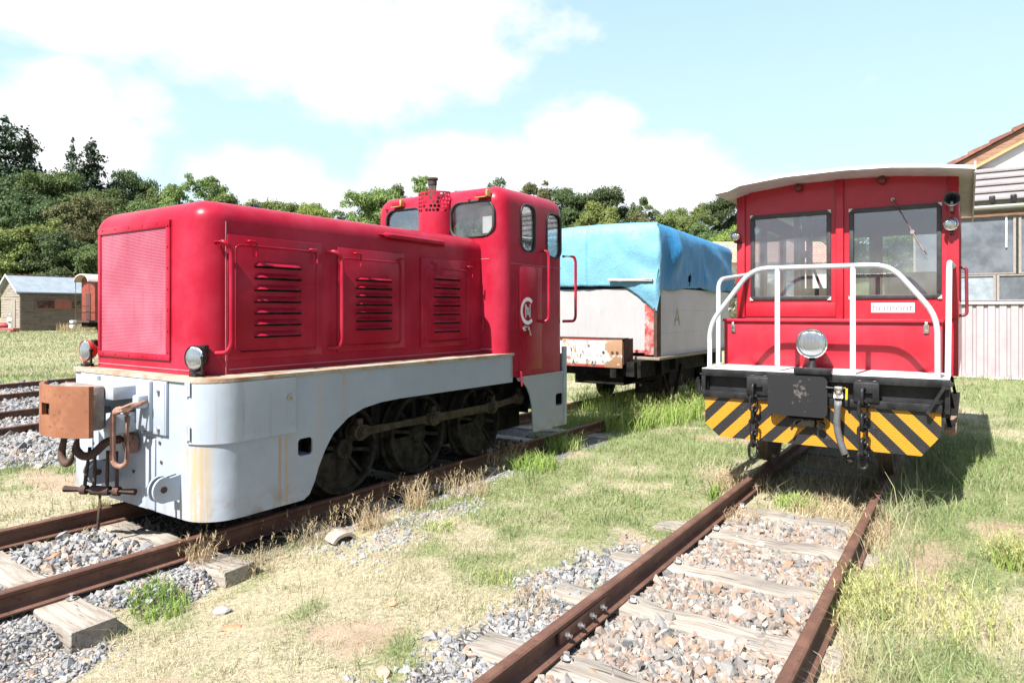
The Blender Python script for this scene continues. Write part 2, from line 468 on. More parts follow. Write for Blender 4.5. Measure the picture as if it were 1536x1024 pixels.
def mask_ballast(x, y):
    v, u = to_local(x, y, RBO, RBY); n = fbm(x, y, 1.9, 4)-.5
    uu = u+n*1.0
    a = sstep(np.abs(v+.05+n*.12), .56, .46)*sstep(uu, .05, -.45)*sstep(v, .47, .30+.0)
    sh = sstep(v+n*.5-.10*sstep(u, -3.0, -1.6)*2, -1.22, -.92)*sstep(v, -.50, -.58)*sstep(uu, -1.0, -1.5)*(.35+.55*sstep(fbm(x+5, y+2, 3.3, 3), .40, .60))
    sh2 = 0*v
    v2, u2 = to_local(x, y, LOO, LOY)
    b = sstep(v2+n*.5, -1.0, -.75)*sstep(v2+n*.9, 1.22, .98)*sstep(u2+n, 6.0, 5.4)
    b = np.maximum(b, sstep(v2+n*.8, 1.75, 1.35)*sstep(v2, .6, .8)*sstep(u2+n*.6, -.55, -.85))
    # far-left ballast bed with the sidings
    x3 = np.asarray(x); y3 = np.asarray(y)
    q = x3*.9135-y3*.4067+n*1.3
    c = sstep(q, -17.0, -16.2)*sstep(q, -7.2, -7.9)*(y3 < 30)*(x3 < -3.2)
    # small gravelly scar in front of the loco's shaded side
    v4 = sstep(np.abs(v2-1.55+n*1.0), .34, .05)*sstep(np.abs(u2-1.4), 1.0, .4)*.45
    return np.clip(np.maximum.reduce([a, sh, sh2*.9, b, c, v4]), 0, 1)

def mask_green(x, y):
    v, u = to_local(x, y, RBO, RBY)
    g = .5+.9*(fbm(x+31, y-7, .8, 4)-.5)
    g = g+.75*(fbm(x, y, 3.6, 3)-.5)
    g = g+.13*sstep(v, .75, 1.5)+.10*sstep(y, 5.5, 8.5)*sstep(v, -.6, -1.4)-.17*sstep(np.abs(v), .75, .4)
    g = g+.05-.07*sstep(y, 5.6, 3.2)*sstep(v, -.7, -1.4)
    v2, u2 = to_local(x, y, LOO, LOY)
    g = g+.22*sstep(u2, 4.2, 5.6)*sstep(v2, .6, 1.3)*sstep(v2, 4.2, 2.0)
    m = .86*sstep(g, .42, .74); far = sstep(y, 14, 26)
    return m*(1-far)+np.clip(.45+.9*(fbm(x*.35, y*.14, 1.1, 4)-.5), 0, 1)*far
def mask_soil(x, y):
    s = fbm(x-13, y+5, .95, 4)
    v2, u2 = to_local(x, y, LOO, LOY)
    v, u = to_local(x, y, RBO, RBY)
    s = s+.16*sstep(np.abs(v+1.15), .5, .1)*sstep(np.abs(u+.3), 1.3, .3)
    s = s+.10*sstep(np.hypot(x+1.0, y-3.75), .7, .2)+.10*sstep(np.hypot(x-4.6, y-5.2), 1.3, .3)
    return sstep(s, .56, .76)*(1-sstep(y, 12, 20))

def mask_oil_shade(x, y):  # oily bed plus the deep shade under the locomotive, painted as one mask
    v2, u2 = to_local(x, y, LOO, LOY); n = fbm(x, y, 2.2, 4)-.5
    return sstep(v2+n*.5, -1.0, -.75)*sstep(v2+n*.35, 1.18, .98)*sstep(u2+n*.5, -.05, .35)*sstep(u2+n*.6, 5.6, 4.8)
# ------------------------------------------------------------------ camera, light, world
cam = bpy.data.cameras.new('camera'); camo = bpy.data.objects.new('camera', cam); col.objects.link(camo)
camo.location = (0, 0, EYE); camo.rotation_euler = (R(90), 0, 0)
cam.sensor_width = 36; cam.lens = F_/1536*36; cam.shift_y = -(512-HY)/1536; cam.clip_start = .05; cam.clip_end = 6000
scene.camera = camo

SUN_YAW, SUN_EL = R(38.4), R(50)
sd = Vector((math.sin(SUN_YAW)*math.cos(SUN_EL), math.cos(SUN_YAW)*math.cos(SUN_EL), -math.sin(SUN_EL)))
sun = bpy.data.lights.new('sun', 'SUN'); sun.energy = 5.0; sun.angle = R(.5); sun.color = (1, .955, .89)
suno = bpy.data.objects.new('sun', sun); col.objects.link(suno)
suno.rotation_euler = sd.to_track_quat('-Z', 'Y').to_euler(); suno.location = (-20, -20, 30)

world = bpy.data.worlds.new('World'); scene.world = world; world.use_nodes = True
class WT(NT):
    def __init__(s):
        s.t = world.node_tree; s.t.nodes.clear(); s.L = s.t.links; s.out = s.t.nodes.new('ShaderNodeOutputWorld')
w = WT()
sky = w.t.nodes.new('ShaderNodeTexSky'); sky.sky_type = 'NISHITA'; sky.sun_disc = False
sky.sun_elevation = SUN_EL; sky.sun_rotation = R(180)+SUN_YAW; sky.air_density = 1.0; sky.dust_density = 1.2; sky.ozone_density = 1.6
gen = w.coord('Generated'); gx, gy, gz = w.sep(gen)
az = w.math('ARCTAN2', gx, gy); el = w.math('ARCSINE', gz)
comb = w.t.nodes.new('ShaderNodeCombineXYZ'); w.L.new(az, comb.inputs[0]); w.L.new(el, comb.inputs[1])
def ang(px, py):
    return math.atan((px-768)/F_), math.atan((HY-py)/math.hypot(F_, px-768))
dens = None
for (px, py, rx, ry, k) in ((60, 0, 520, 62, 1.0), (430, 40, 330, 105, 1.0), (640, 60, 170, 110, .8), (800, 45, 90, 40, .35), (520, 130, 140, 60, .6),
                            (110, 215, 150, 115, 1.05), (205, 165, 75, 55, .5), (-60, 230, 190, 130, 1.0), (390, 262, 140, 48, .7), (470, 290, 150, 40, .7),
                            (870, 215, 95, 75, .9), (720, 255, 170, 62, .8), (990, 255, 140, 55, .9), (860, 290, 330, 55, .9), (600, 285, 90, 55, .7),
                            (-400, 60, 400, 300, .8), (1900, 120, 320, 60, .7), (2300, 200, 500, 90, .8)):
    a0, e0 = ang(px, py); ra = rx/F_*math.cos(a0)**2; re = ry/F_*math.cos(a0)
    dx = w.math('DIVIDE', w.math('SUBTRACT', az, a0), ra); dy = w.math('DIVIDE', w.math('SUBTRACT', el, e0), re)
    q = w.math('SUBTRACT', 1.0, w.math('ADD', w.math('MULTIPLY', dx, dx), w.math('MULTIPLY', dy, dy)))
    q = w.math('MULTIPLY', w.math('MAXIMUM', q, -1.3), k)
    dens = q if dens is None else w.math('MAXIMUM', dens, q)
# clouds behind the camera too (they show in the glass)
nb = w.noise(w.mapping(comb.outputs[0], (1, 2.2, 1)), 2.2, 5, .55)
behind = w.math('MULTIPLY', w.math('MULTIPLY', w.step(w.math('MULTIPLY', gy, -1), .05, .3), w.step(gx, .25, -.15)), w.math('MULTIPLY', w.math('SUBTRACT', nb, .46), 5))
n1 = w.noise(w.mapping(comb.outputs[0], (1, 1.5, 1)), 7.5, 9, .56)
n2 = w.noise(w.mapping(comb.outputs[0], (1, 1.7, 1), (3.1, 1.7, 0)), 24, 6, .55)
d = w.math('ADD', w.math('ADD', w.math('MULTIPLY', dens, 1.3), .12), w.math('MULTIPLY', w.math('SUBTRACT', n1, .5), 3.1))
d = w.math('ADD', d, w.math('MULTIPLY', w.math('SUBTRACT', n2, .5), .6))
d = w.math('MAXIMUM', d, behind)
cmask = w.step(d, -.22, .80)
thin = w.math('MULTIPLY', w.step(w.noise(w.mapping(comb.outputs[0], (1, 2.6, 1), (8, 2, 0)), 4.5, 7, .6), .42, .75), .22)
cmask = w.math('MAXIMUM', cmask, w.math('MULTIPLY', thin, w.step(az, .35, -.1)))
veil = w.math('MULTIPLY', w.step(gy, -.2, .45), w.math('ADD', .50, w.math('MULTIPLY', w.step(el, .75, .0), .30)))      # thin bright haze over the far half of the sky
cbright = w.ramp(w.step(d, .1, 1.5), [(0, (.80, .89, .97)), (.5, (.90, .93, .97)), (1, (1.0, 1.0, 1.0))])
skyc = w.mix(w.step(el, .62, .0), sky.outputs[0], sky.outputs[0])
bg1 = w.t.nodes.new('ShaderNodeBackground'); w.L.new(sky.outputs[0], bg1.inputs[0]); bg1.inputs[1].default_value = .06
bg2 = w.t.nodes.new('ShaderNodeBackground'); w.L.new(cbright, bg2.inputs[0]); bg2.inputs[1].default_value = .47
bg3 = w.t.nodes.new('ShaderNodeBackground'); w.L.new(w.ramp(w.math('DIVIDE', el, .8), [(0, (.74, .97, 1)), (.5, (.58, .88, 1)), (1, (.42, .72, 1))]), bg3.inputs[0]); bg3.inputs[1].default_value = .52
m0 = w.t.nodes.new('ShaderNodeMixShader'); w.L.new(veil, m0.inputs[0]); w.L.new(bg1.outputs[0], m0.inputs[1]); w.L.new(bg3.outputs[0], m0.inputs[2])
mx = w.t.nodes.new('ShaderNodeMixShader'); w.L.new(cmask, mx.inputs[0]); w.L.new(m0.outputs[0], mx.inputs[1]); w.L.new(bg2.outputs[0], mx.inputs[2])
w.L.new(mx.outputs[0], w.out.inputs[0])
vs = scene.view_settings; vs.view_transform = 'Standard'; vs.look = 'None'; vs.exposure = 1.34; vs.gamma = 1.0; vs.use_curve_mapping = False
scene.cycles.max_bounces = 8; scene.cycles.transparent_max_bounces = 16

# ------------------------------------------------------------------ ground
def mk_ground():
    ys = np.concatenate([[-60, -25, -10, -4, -1, .4], 1.4*np.exp(np.arange(0, 440)*.0182)])
    ss = np.linspace(-1, 1, 281)
    Y = np.repeat(ys[:, None], len(ss), 1)
    X = ss[None, :]*(1.15*np.maximum(Y, 1.4)+3+np.where(Y < .5, 40, 0))
    Z = ground_h(X, Y)
    nr, nc = X.shape
    v = np.stack([X, Y, Z], -1).reshape(-1, 3)
    i = np.arange(nr*nc).reshape(nr, nc)
    f = np.stack([i[:-1, :-1], i[:-1, 1:], i[1:, 1:], i[1:, :-1]], -1).reshape(-1, 4)
    me = bpy.data.meshes.new('ground')
    me.vertices.add(len(v)); me.vertices.foreach_set('co', v.ravel())
    me.loops.add(f.size); me.loops.foreach_set('vertex_index', f.ravel())
    me.polygons.add(len(f)); me.polygons.foreach_set('loop_start', np.arange(0, f.size, 4))
    me.polygons.foreach_set('use_smooth', np.ones(len(f), bool))
    me.update()
    for nm, fn in (('ballast', mask_ballast), ('green', mask_green), ('soil', mask_soil), ('oil', mask_oil_shade)):
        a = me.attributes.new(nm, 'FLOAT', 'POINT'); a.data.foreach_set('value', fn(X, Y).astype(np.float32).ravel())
    return me
def mat_ground():
    t = NT('dry_grass_and_gravel_ground'); co = t.coord()
    def at(n):
        x = t.t.nodes.new('ShaderNodeAttribute'); x.attribute_name = n; return x.outputs['Fac']
    f1 = t.noise(co, 38, 6, .7); f2 = t.noise(co, 9, 5, .65); f3 = t.noise(co, 130, 3, .6)
    straw = t.mix(t.step(f1, .35, .68), (.29, .25, .165), (.45, .405, .295))
    green = t.mix(t.step(f1, .3, .7), (.11, .145, .05), (.25, .275, .125))
    soil = t.mix(t.step(f2, .3, .7), (.30, .215, .15), (.41, .31, .235))
    g = t.math('ADD', at('green'), t.math('MULTIPLY', t.math('SUBTRACT', f2, .5), .9), clamp=True)
    base = t.mix(g, straw, green)
    sm = t.math('MULTIPLY', t.step(t.math('ADD', at('soil'), t.math('MULTIPLY', t.math('SUBTRACT', f1, .5), 1.2)), .35, .75), .85)
    base = t.mix(sm, base, soil)
    vo = t.t.nodes.new('ShaderNodeTexVoronoi'); t.L.new(co, vo.inputs['Vector']); vo.inputs['Scale'].default_value = 24
    vd = t.t.nodes.new('ShaderNodeTexVoronoi'); vd.feature = 'DISTANCE_TO_EDGE'; t.L.new(co, vd.inputs['Vector']); vd.inputs['Scale'].default_value = 24
    vc = t.t.nodes.new('ShaderNodeSeparateColor'); t.L.new(vo.outputs['Color'], vc.inputs[0])
    gr = t.ramp(vc.outputs[0], [(0, (.17, .17, .18)), (.4, (.28, .28, .285)), (.7, (.34, .30, .27)), (1, (.42, .41, .40))])
    gr = t.mix(t.step(vd.outputs['Distance'], .10, .0), gr, (.09, .08, .07))
    bm_ = t.step(t.math('ADD', at('ballast'), t.math('MULTIPLY', t.math('SUBTRACT', f2, .5), .5)), .35, .6)
    base = t.mix(bm_, base, gr)
    base = t.mix(t.math('MULTIPLY', at('oil'), .85), base, (.045, .038, .032))  # darkens the ground colour for oil and for shade under the locomotive
    h = t.math('ADD', t.math('MULTIPLY', f1, .5), t.math('MULTIPLY', f3, .5))
    h = t.math('ADD', h, t.math('MULTIPLY', bm_, t.math('MULTIPLY', t.step(vd.outputs['Distance'], .0, .25), .8)))
    t.bsdf(base, .95, 0, t.bump(h, .9, .025), 0, .15)
    return t.mat
tag(obj('ground', mk_ground(), mat_ground()), kind='structure')

# ------------------------------------------------------------------ tracks
def rail_profile(v, head=.058, H=.125, foot=.115):
    h = head/2; f = foot/2; w = .008; z0 = -H
    half = [(f, z0), (f, z0+.010), (w+.012, z0+.024), (w, z0+.036), (w, -.040), (h-.004, -.030), (h, -.024), (h, -.007), (h-.009, 0)]
    return [(v+a, b) for a, b in half]+[(v-a, b) for a, b in half[::-1]]
def add_rail(parent, v, u0, u1, name='rail'):
    m = MB(); n = 24; prev = None
    prof = rail_profile(v)
    rings = []
    for k in range(n+1):
        u = u0+(u1-u0)*k/n; j = (random.random()-.5)*.008; jz = (random.random()-.5)*.004
        rings.append([m.bm.verts.new((p[0]+j, u, p[1]+jz)) for p in prof])
    for A, B in zip(rings[:-1], rings[1:]):
        for i in range(len(prof)): m._f([A[i], A[(i+1) % len(prof)], B[(i+1) % len(prof)], B[i]])
    m._f(rings[0]); m._f(rings[-1][::-1])
    return m.build(name, M['rail'], parent, sharp=25)
def add_sleeper(parent, u, v0, v1, w=.21, zt=-.120, h=.14, rot=0):
    m = MB(); t = bmesh.new()
    bmesh.ops.create_cube(t, size=1)
    bmesh.ops.scale(t, vec=(v1-v0, w, h), verts=t.verts)
    bmesh.ops.subdivide_edges(t, edges=[e for e in t.edges if abs(e.verts[0].co.x-e.verts[1].co.x) > .1], cuts=14, use_grid_fill=True)
    bmesh.ops.bevel(t, geom=[e for e in t.edges if e.is_boundary is False and e.calc_face_angle(0) > .8], offset=.007, segments=1, affect='EDGES')
    for q in t.verts:
        q.co.y += .016*(math.sin(q.co.x*7+u*9)+.6*math.sin(q.co.x*19+u*5)); q.co.z += .006*math.sin(q.co.x*13+u*3)+.008*(random.random()-.5)
    m._merge(t, Matrix.Translation(((v0+v1)/2, u, zt-h/2)) @ Matrix.Rotation(rot, 4, 'Z'))
    return m.build('sleeper', M['sleeper'], parent, sharp=40)
def add_bolt(m, v, u, z=-.128):
    m.cyl((v, u, z-.01), (v, u, z+.010), .030, 12); m.cyl((v, u, z+.008), (v, u, z+.036), .016, 6)

trk = empty('railway_track', (RBO[0], RBO[1], 0), -RBY, 'rusty railway track with pale gravel between its rails running under the boxy railbus', 'railway track')
RL, RR = -.56, .462
rail_l = add_rail(trk, RL, -6.5, 16); add_rail(trk, RR, -6.5, 16)
RB_SL = [-4.0, -3.24, -2.475, -1.755, -.95, -.25, 1.6, 2.6, 3.6]
for k, u in enumerate(RB_SL): add_sleeper(trk, u, (-1.02 if u < -2 else -.86)-.06*random.random() if u < -.5 else -.50, .60, .20+.03*random.random(), -.133, .14, R(random.uniform(-1.5, 1.5)))
fp = MB(); fp.box(RL+.009, RL+.026, -3.16, -2.66, -.098, -.032, .004); fp.box(RL-.026, RL-.009, -3.16, -2.66, -.098, -.032, .004)
fpo = fp.build('fishplate', M['rail'], trk)
for u in (-3.10, -2.97, -2.84, -2.72):
    b = MB(); b.cyl((RL+.024, u, -.065), (RL+.040, u, -.065), .019, 6); b.cyl((RL+.04, u, -.065), (RL+.058, u, -.065), .011, 10)
    b.build('bolt', M['bolt'], fpo)
for u in RB_SL[:6]:
    b = MB(); add_bolt(b, RL+.085, u+.04); b.build('rail_screw', M['bolt'], trk)

trk2 = empty('railway_track', (LOO[0], LOO[1], 0), -LOY, 'rusty railway track carrying the red shunting locomotive, wooden sleeper ends showing', 'railway track')
add_rail(trk2, .765, -5.0, 18); add_rail(trk2, -.47, -5.0, 18)
LO_SL = [(-1.55, 1.2), (-.76, 1.27), (.09, 1.2), (.9, 1.1), (1.65, 1.1), (2.42, 1.33), (3.2, 1.1), (4.0, 1.1), (4.8, 1.1), (5.6, 1.1)]
for u, ve in LO_SL: add_sleeper(trk2, u, -.95, ve, .23, -.130, .13, R(random.uniform(-2, 2)))
for u, ve in LO_SL[:4]:
    b = MB(); add_bolt(b, .86, u+.03); b.build('rail_screw', M['bolt'], trk2)

SY = R(24)
for (s0, s1, lab, sp) in ((-9.6, -11.15, 'railway siding of two rusty rails over grey ballast, nearest behind the locomotive front', 1), (-13.5, -15.4, 'railway siding of two rusty rails farther off, beside the mown field', 2)):
    y0 = 9.0; ox = (s0+y0*.4067)/.9135
    sd_ = empty('railway_siding', (ox, y0, .0), -SY, lab, 'railway track')
    add_rail(sd_, 0, -9, 22); add_rail(sd_, s1-s0, -9, 22)
    for k in range(15): add_sleeper(sd_, -4+k*.85, min(0, s1-s0)-.45, .45, .22, -.128, .12, R(random.uniform(-2, 2)))

# ------------------------------------------------------------------ loose stones, grass
def np_mesh(name, verts, faces_list, smooth=False):
    """faces_list: list of (n,k) index arrays"""
    me = bpy.data.meshes.new(name)
    me.vertices.add(len(verts)); me.vertices.foreach_set('co', verts.astype(np.float32).ravel())
    loops = np.concatenate([f.ravel() for f in faces_list]); sizes = np.concatenate([np.full(len(f), f.shape[1]) for f in faces_list])
    st = np.concatenate([[0], np.cumsum(sizes)[:-1]])
    me.loops.add(len(loops)); me.loops.foreach_set('vertex_index', loops.astype(np.int32))
    me.polygons.add(len(sizes)); me.polygons.foreach_set('loop_start', st.astype(np.int32))
    me.polygons.foreach_set('use_smooth', np.full(len(sizes), smooth))
    me.update(); return me
def ico(sub):
    b = bmesh.new(); bmesh.ops.create_icosphere(b, subdivisions=sub, radius=1); b.verts.ensure_lookup_table()
    v = np.array([q.co[:] for q in b.verts]); f = np.array([[q.index for q in p.verts] for p in b.faces]); b.free(); return v, f
def rot_mats(n):
    q = rng.normal(size=(n, 4)); q /= np.linalg.norm(q, axis=1)[:, None]; w_, x, y, z = q.T
    return np.stack([1-2*(y*y+z*z), 2*(x*y-z*w_), 2*(x*z+y*w_), 2*(x*y+z*w_), 1-2*(x*x+z*z), 2*(y*z-x*w_), 2*(x*z-y*w_), 2*(y*z+x*w_), 1-2*(x*x+y*y)], -1).reshape(n, 3, 3)
def stones(name, px, py, size, mat, sink=.22, sub=1):
    n = len(px); tv, tf = ico(sub); k = len(tv)
    V = np.repeat(tv[None], n, 0)
    V = V*(1+rng.uniform(-.38, .30, (n, k, 1)))
    # cut facets: clamp against a few random planes for an angular, broken look
    for c in range(5):
        d = rng.normal(size=(n, 1, 3)); d /= np.linalg.norm(d, axis=2, keepdims=True); lim = rng.uniform(.35, .75, (n, 1, 1))
        p = (V*d).sum(2, keepdims=True); V = V-d*np.maximum(p-lim, 0)
    V = V*np.stack([rng.uniform(.9, 1.5, n), rng.uniform(.75, 1.1, n), rng.uniform(.5, .85, n)], -1)[:, None]
    V = np.einsum('nij,nkj->nki', rot_mats(n), V)*size[:, None, None]
    z = ground_h(px, py)+size*sink
    V = V+np.stack([px, py, z], -1)[:, None]
    Fc = (tf[None]+(np.arange(n)*k)[:, None, None]).reshape(-1, 3)
    return np_mesh(name, V.reshape(-1, 3), [Fc])
def fan(n, y0, y1, half=.82, p=2.0):
    y = (rng.random(n)*(y1**p-y0**p)+y0**p)**(1/p); x = rng.uniform(-half, half, n)*y
    return x, y
def in_sleeper(x, y):
    v, u = to_local(x, y, RBO, RBY); r = np.zeros(len(x), bool)
    for s in RB_SL: r |= (np.abs(u-s) < .115) & (v > -1.03) & (v < .60)
    v, u = to_local(x, y, LOO, LOY)
    for s, ve in LO_SL: r |= (np.abs(u-s) < .12) & (v > -.95) & (v < ve)
    return r
def on_rail(x, y):
    v, u = to_local(x, y, RBO, RBY); r = (np.abs(v-RL) < .07) | (np.abs(v-RR) < .07)
    v, u = to_local(x, y, LOO, LOY); return r | (np.abs(v-.765) < .07) | (np.abs(v+.47) < .07)
def stone_mat(name, stops):
    t = NT(name); co = t.coord(); g = t.t.nodes.new('ShaderNodeNewGeometry')
    c = t.ramp(g.outputs['Random Per Island'], stops, 'LINEAR')
    n = t.noise(co, 60, 4, .6)
    c = t.mix(t.math('MULTIPLY', t.step(n, .45, .75), .45), c, t.mix(.5, c, (.42, .36, .30)))
    t.bsdf(c, .85, 0, t.bump(n, .35, .004), 0, .25); return t.mat
warm = stone_mat('warm_ballast_stone', [(0, (0.094, 0.093, 0.095)), (.12, (0.226, 0.205, 0.191)), (.24, (0.246, 0.154, 0.100)), (.36, (0.293, 0.270, 0.246)), (.5, (0.146, 0.154, 0.159)), (.62, (0.264, 0.191, 0.146)), (.74, (0.189, 0.182, 0.172)), (.87, (0.350, 0.326, 0.300)), (.95, (0.208, 0.126, 0.091)), (1, (0.236, 0.224, 0.213))])
cool = stone_mat('grey_ballast_stone', [(0, (0.106, 0.112, 0.124)), (.2, (0.201, 0.206, 0.224)), (.42, (0.283, 0.283, 0.289)), (.58, (0.153, 0.165, 0.177)), (.78, (0.330, 0.325, 0.313)), (.92, (0.260, 0.212, 0.177)), (1, (0.354, 0.224, 0.165))])
oily_shaded = stone_mat('oil_and_shade_dark_stone', [(0, (.030, .027, .025)), (.5, (.055, .048, .042)), (1, (.085, .072, .06))])  # stone colour darkened for oil and for the locomotive's shade
x, y = fan(95000, 2.5, 7.2); mk = mask_ballast(x, y); v, u = to_local(x, y, RBO, RBY)
keep = (rng.random(len(x)) < mk*1.05) & ~(in_sleeper(x, y) & (rng.random(len(x)) > .05+.5*sstep(fbm(x+9, y, 3.0, 3), .52, .66))) & ~on_rail(x, y) & (v > -3.2) & (mask_oil_shade(x, y) < .45)
x1, y1, v1 = x[keep], y[keep], v[keep]
inn = (v1 > RL) & (v1 < RR)
tag(obj('ballast', stones('ballast', x1[inn], y1[inn], rng.gamma(5.5, .0033, inn.sum())+.006, warm), warm), kind='stuff')
mix_ = ~inn
sz = (rng.gamma(6, .0026, mix_.sum())+.004)*(.75+.35*sstep(fbm(x1[mix_], y1[mix_], 2.5, 3), .35, .6))
tag(obj('ballast', stones('ballast', x1[mix_], y1[mix_], sz, cool, -.10), cool), kind='stuff')
x, y = fan(60000, 2.6, 9.0); mk = mask_ballast(x, y); v, u = to_local(x, y, RBO, RBY)
keep = (rng.random(len(x)) < mk*.9) & ~(in_sleeper(x, y) & (rng.random(len(x)) > .04)) & ~on_rail(x, y) & (v <= -3.2) & (x > -.84*y)
oil = mask_oil_shade(x, y) > .45
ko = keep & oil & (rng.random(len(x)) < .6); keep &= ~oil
tag(obj('ballast', stones('ballast', x[ko], y[ko], rng.gamma(6, .0028, ko.sum())+.005, oily_shaded), oily_shaded), kind='stuff')
tag(obj('ballast', stones('ballast', x[keep], y[keep], rng.gamma(6, .0032, keep.sum())+.007, cool), cool), kind='stuff')
x = rng.uniform(-14, -3.4, 30000); y = rng.uniform(5.5, 17, 30000); mk = mask_ballast(x, y)
keep = (rng.random(len(x)) < mk*.8) & (np.abs(x/y+.66) < .2)
tag(obj('ballast', stones('ballast', x[keep], y[keep], rng.gamma(6, .0042, keep.sum())+.012, cool), cool), kind='stuff')

def blades(bx, by, h, wd, lean, dry, z0=None, seed_head=None):
    n = len(bx); a = rng.uniform(0, 2*np.pi, n); la = rng.uniform(0, 2*np.pi, n)
    dx, dy = np.cos(a), np.sin(a); lx, ly = np.cos(la)*lean*h, np.sin(la)*lean*h
    z = ground_h(bx, by)-.012 if z0 is None else z0
    P = []
    for t_, ws in ((0, 1.0), (.55, .75)):
        for s in (-1, 1):
            P.append(np.stack([bx+s*dx*wd*ws/2+lx*t_**2, by+s*dy*wd*ws/2+ly*t_**2, z+h*t_*np.maximum(.4, 1-.15*lean*t_)], -1))
    P.append(np.stack([bx+lx, by+ly, z+h*np.maximum(.15, 1-.35*lean)], -1))
    V = np.stack(P, 1)
    b = (np.arange(n)*5)[:, None]
    return V.reshape(-1, 3), [b+np.array([[0, 1, 3, 2]]), b+np.array([[2, 3, 4]])], np.repeat(dry, 5)
def grass_mat(name, greens, straws):
    t = NT(name)
    a = t.t.nodes.new('ShaderNodeAttribute'); a.attribute_name = 'dry'
    g = t.t.nodes.new('ShaderNodeNewGeometry'); r = g.outputs['Random Per Island']
    gc = t.ramp(r, [(i/(len(greens)-1), c) for i, c in enumerate(greens)]); sc = t.ramp(r, [(i/(len(straws)-1), c) for i, c in enumerate(straws)])
    c = t.mix(a.outputs['Fac'], gc, sc)
    b = t.bsdf(c, .6, 0, None, 0, .25)
    tr = t.t.nodes.new('ShaderNodeBsdfTranslucent'); t.L.new(c, tr.inputs[0])
    m = t.t.nodes.new('ShaderNodeMixShader'); m.inputs[0].default_value = .28
    t.L.new(b.outputs[0], m.inputs[1]); t.L.new(tr.outputs[0], m.inputs[2]); t.L.new(m.outputs[0], t.out.inputs[0])
    return t.mat
gmat = grass_mat('lawn_grass_blades', [(.13, .20, .065), (.19, .27, .10), (.28, .335, .15), (.15, .22, .07)], [(.43, .385, .25), (.54, .50, .365), (.44, .43, .26), (.35, .285, .19)])
def grass_obj(name, V, Fs, dry, mat):
    me = np_mesh(name, V, Fs); at = me.attributes.new('dry', 'FLOAT', 'POINT'); at.data.foreach_set('value', dry.astype(np.float32))
    return obj(name, me, mat)
def scatter(n, y0, y1, hs, wd, k=1.0, half=.8):
    x, y = fan(n, y0, y1, half)
    g = mask_green(x, y); bl = mask_ballast(x, y); so = mask_soil(x, y)
    clump = fbm(x, y, 5.5, 3)
    pr = (1-sstep(bl, .15, .6)*.975)*(1-.82*so)*(.35+.65*sstep(clump, .3, .6))*k
    keep = (rng.random(n) < pr) & ~on_rail(x, y) & ~(in_sleeper(x, y) & (rng.random(n) > .06))
    x, y, g, so = x[keep], y[keep], g[keep], so[keep]; m = len(x)
    dry = np.clip(1.0-g*1.15+rng.normal(0, .28, m), 0, 1)
    v, u = to_local(x, y, RBO, RBY)
    fr = sstep(v, .49, .53)*sstep(v, .95, .62)*(y < 12); bt = sstep(np.abs(v), .45, .3)*sstep(to_local(x, y, RBO, RBY)[1], -.75, -.3)*(y < 12)
    tall = 1+1.5*fr+.8*sstep(v, .5, .56)*sstep(v, 1.6, .9)*(rng.random(m) < .5)+.5*(clump[keep] > .58)+1.2*bt*(rng.random(m) < .5)
    dry = np.clip(dry+.35*fr+.5*bt, 0, 1)
    h = rng.gamma(4, hs/4, m)*tall*(.7+.5*g); lean = rng.uniform(.15, 1.1, m)
    return blades(x, y, h, wd*rng.uniform(.6, 1.3, m), lean, dry)
def litter(n, y0, y1, ln, wd):
    x, y = fan(n, y0, y1, .8); bl = mask_ballast(x, y); keep = (rng.random(n) < (1-.6*bl)*(.25+.75*sstep(fbm(x+3, y, 4, 3), .35, .6))) & ~on_rail(x, y)
    x, y = x[keep], y[keep]; m = len(x); h = rng.uniform(.006, .016, m)
    return blades(x, y, h, wd*rng.uniform(.6, 1.3, m), ln*rng.uniform(.4, 1.4, m)/h, np.clip(rng.normal(.95, .12, m), 0, 1), ground_h(x, y)+rng.uniform(0, .02, m))
parts = [litter(26000, 2.5, 6, .055, .0030), litter(14000, 6, 11, .09, .006), scatter(6500, 2.5, 8, .13, .0032, .8), scatter(105000, 2.5, 5.4, .040, .0040), scatter(120000, 5.2, 9.8, .050, .0068), scatter(85000, 9.4, 21, .06, .013)]
def field(n):
    y = 17+38*rng.random(n)**1.3; x = -y*rng.uniform(.45, .82, n); g = mask_green(x, y); keep = rng.random(n) < .35+.65*sstep(fbm(x, y, .9, 3), .35, .6)
    x, y, g = x[keep], y[keep], g[keep]; m = len(x); s = y/25
    return blades(x, y, rng.gamma(4, .020, m)*s**.5, .022*s*rng.uniform(.6, 1.3, m), rng.uniform(.2, 1.1, m), np.clip(1-g+rng.normal(0, .25, m), 0, 1))
parts.append(field(70000))
Vs, F4, F3, D, o_ = [], [], [], [], 0
for V, (a, b), dr in parts:
    Vs.append(V); F4.append(a+o_); F3.append(b+o_); D.append(dr); o_ += len(V)
tag(grass_obj('grass', np.concatenate(Vs), [np.concatenate(F4), np.concatenate(F3)], np.concatenate(D), gmat), kind='stuff')

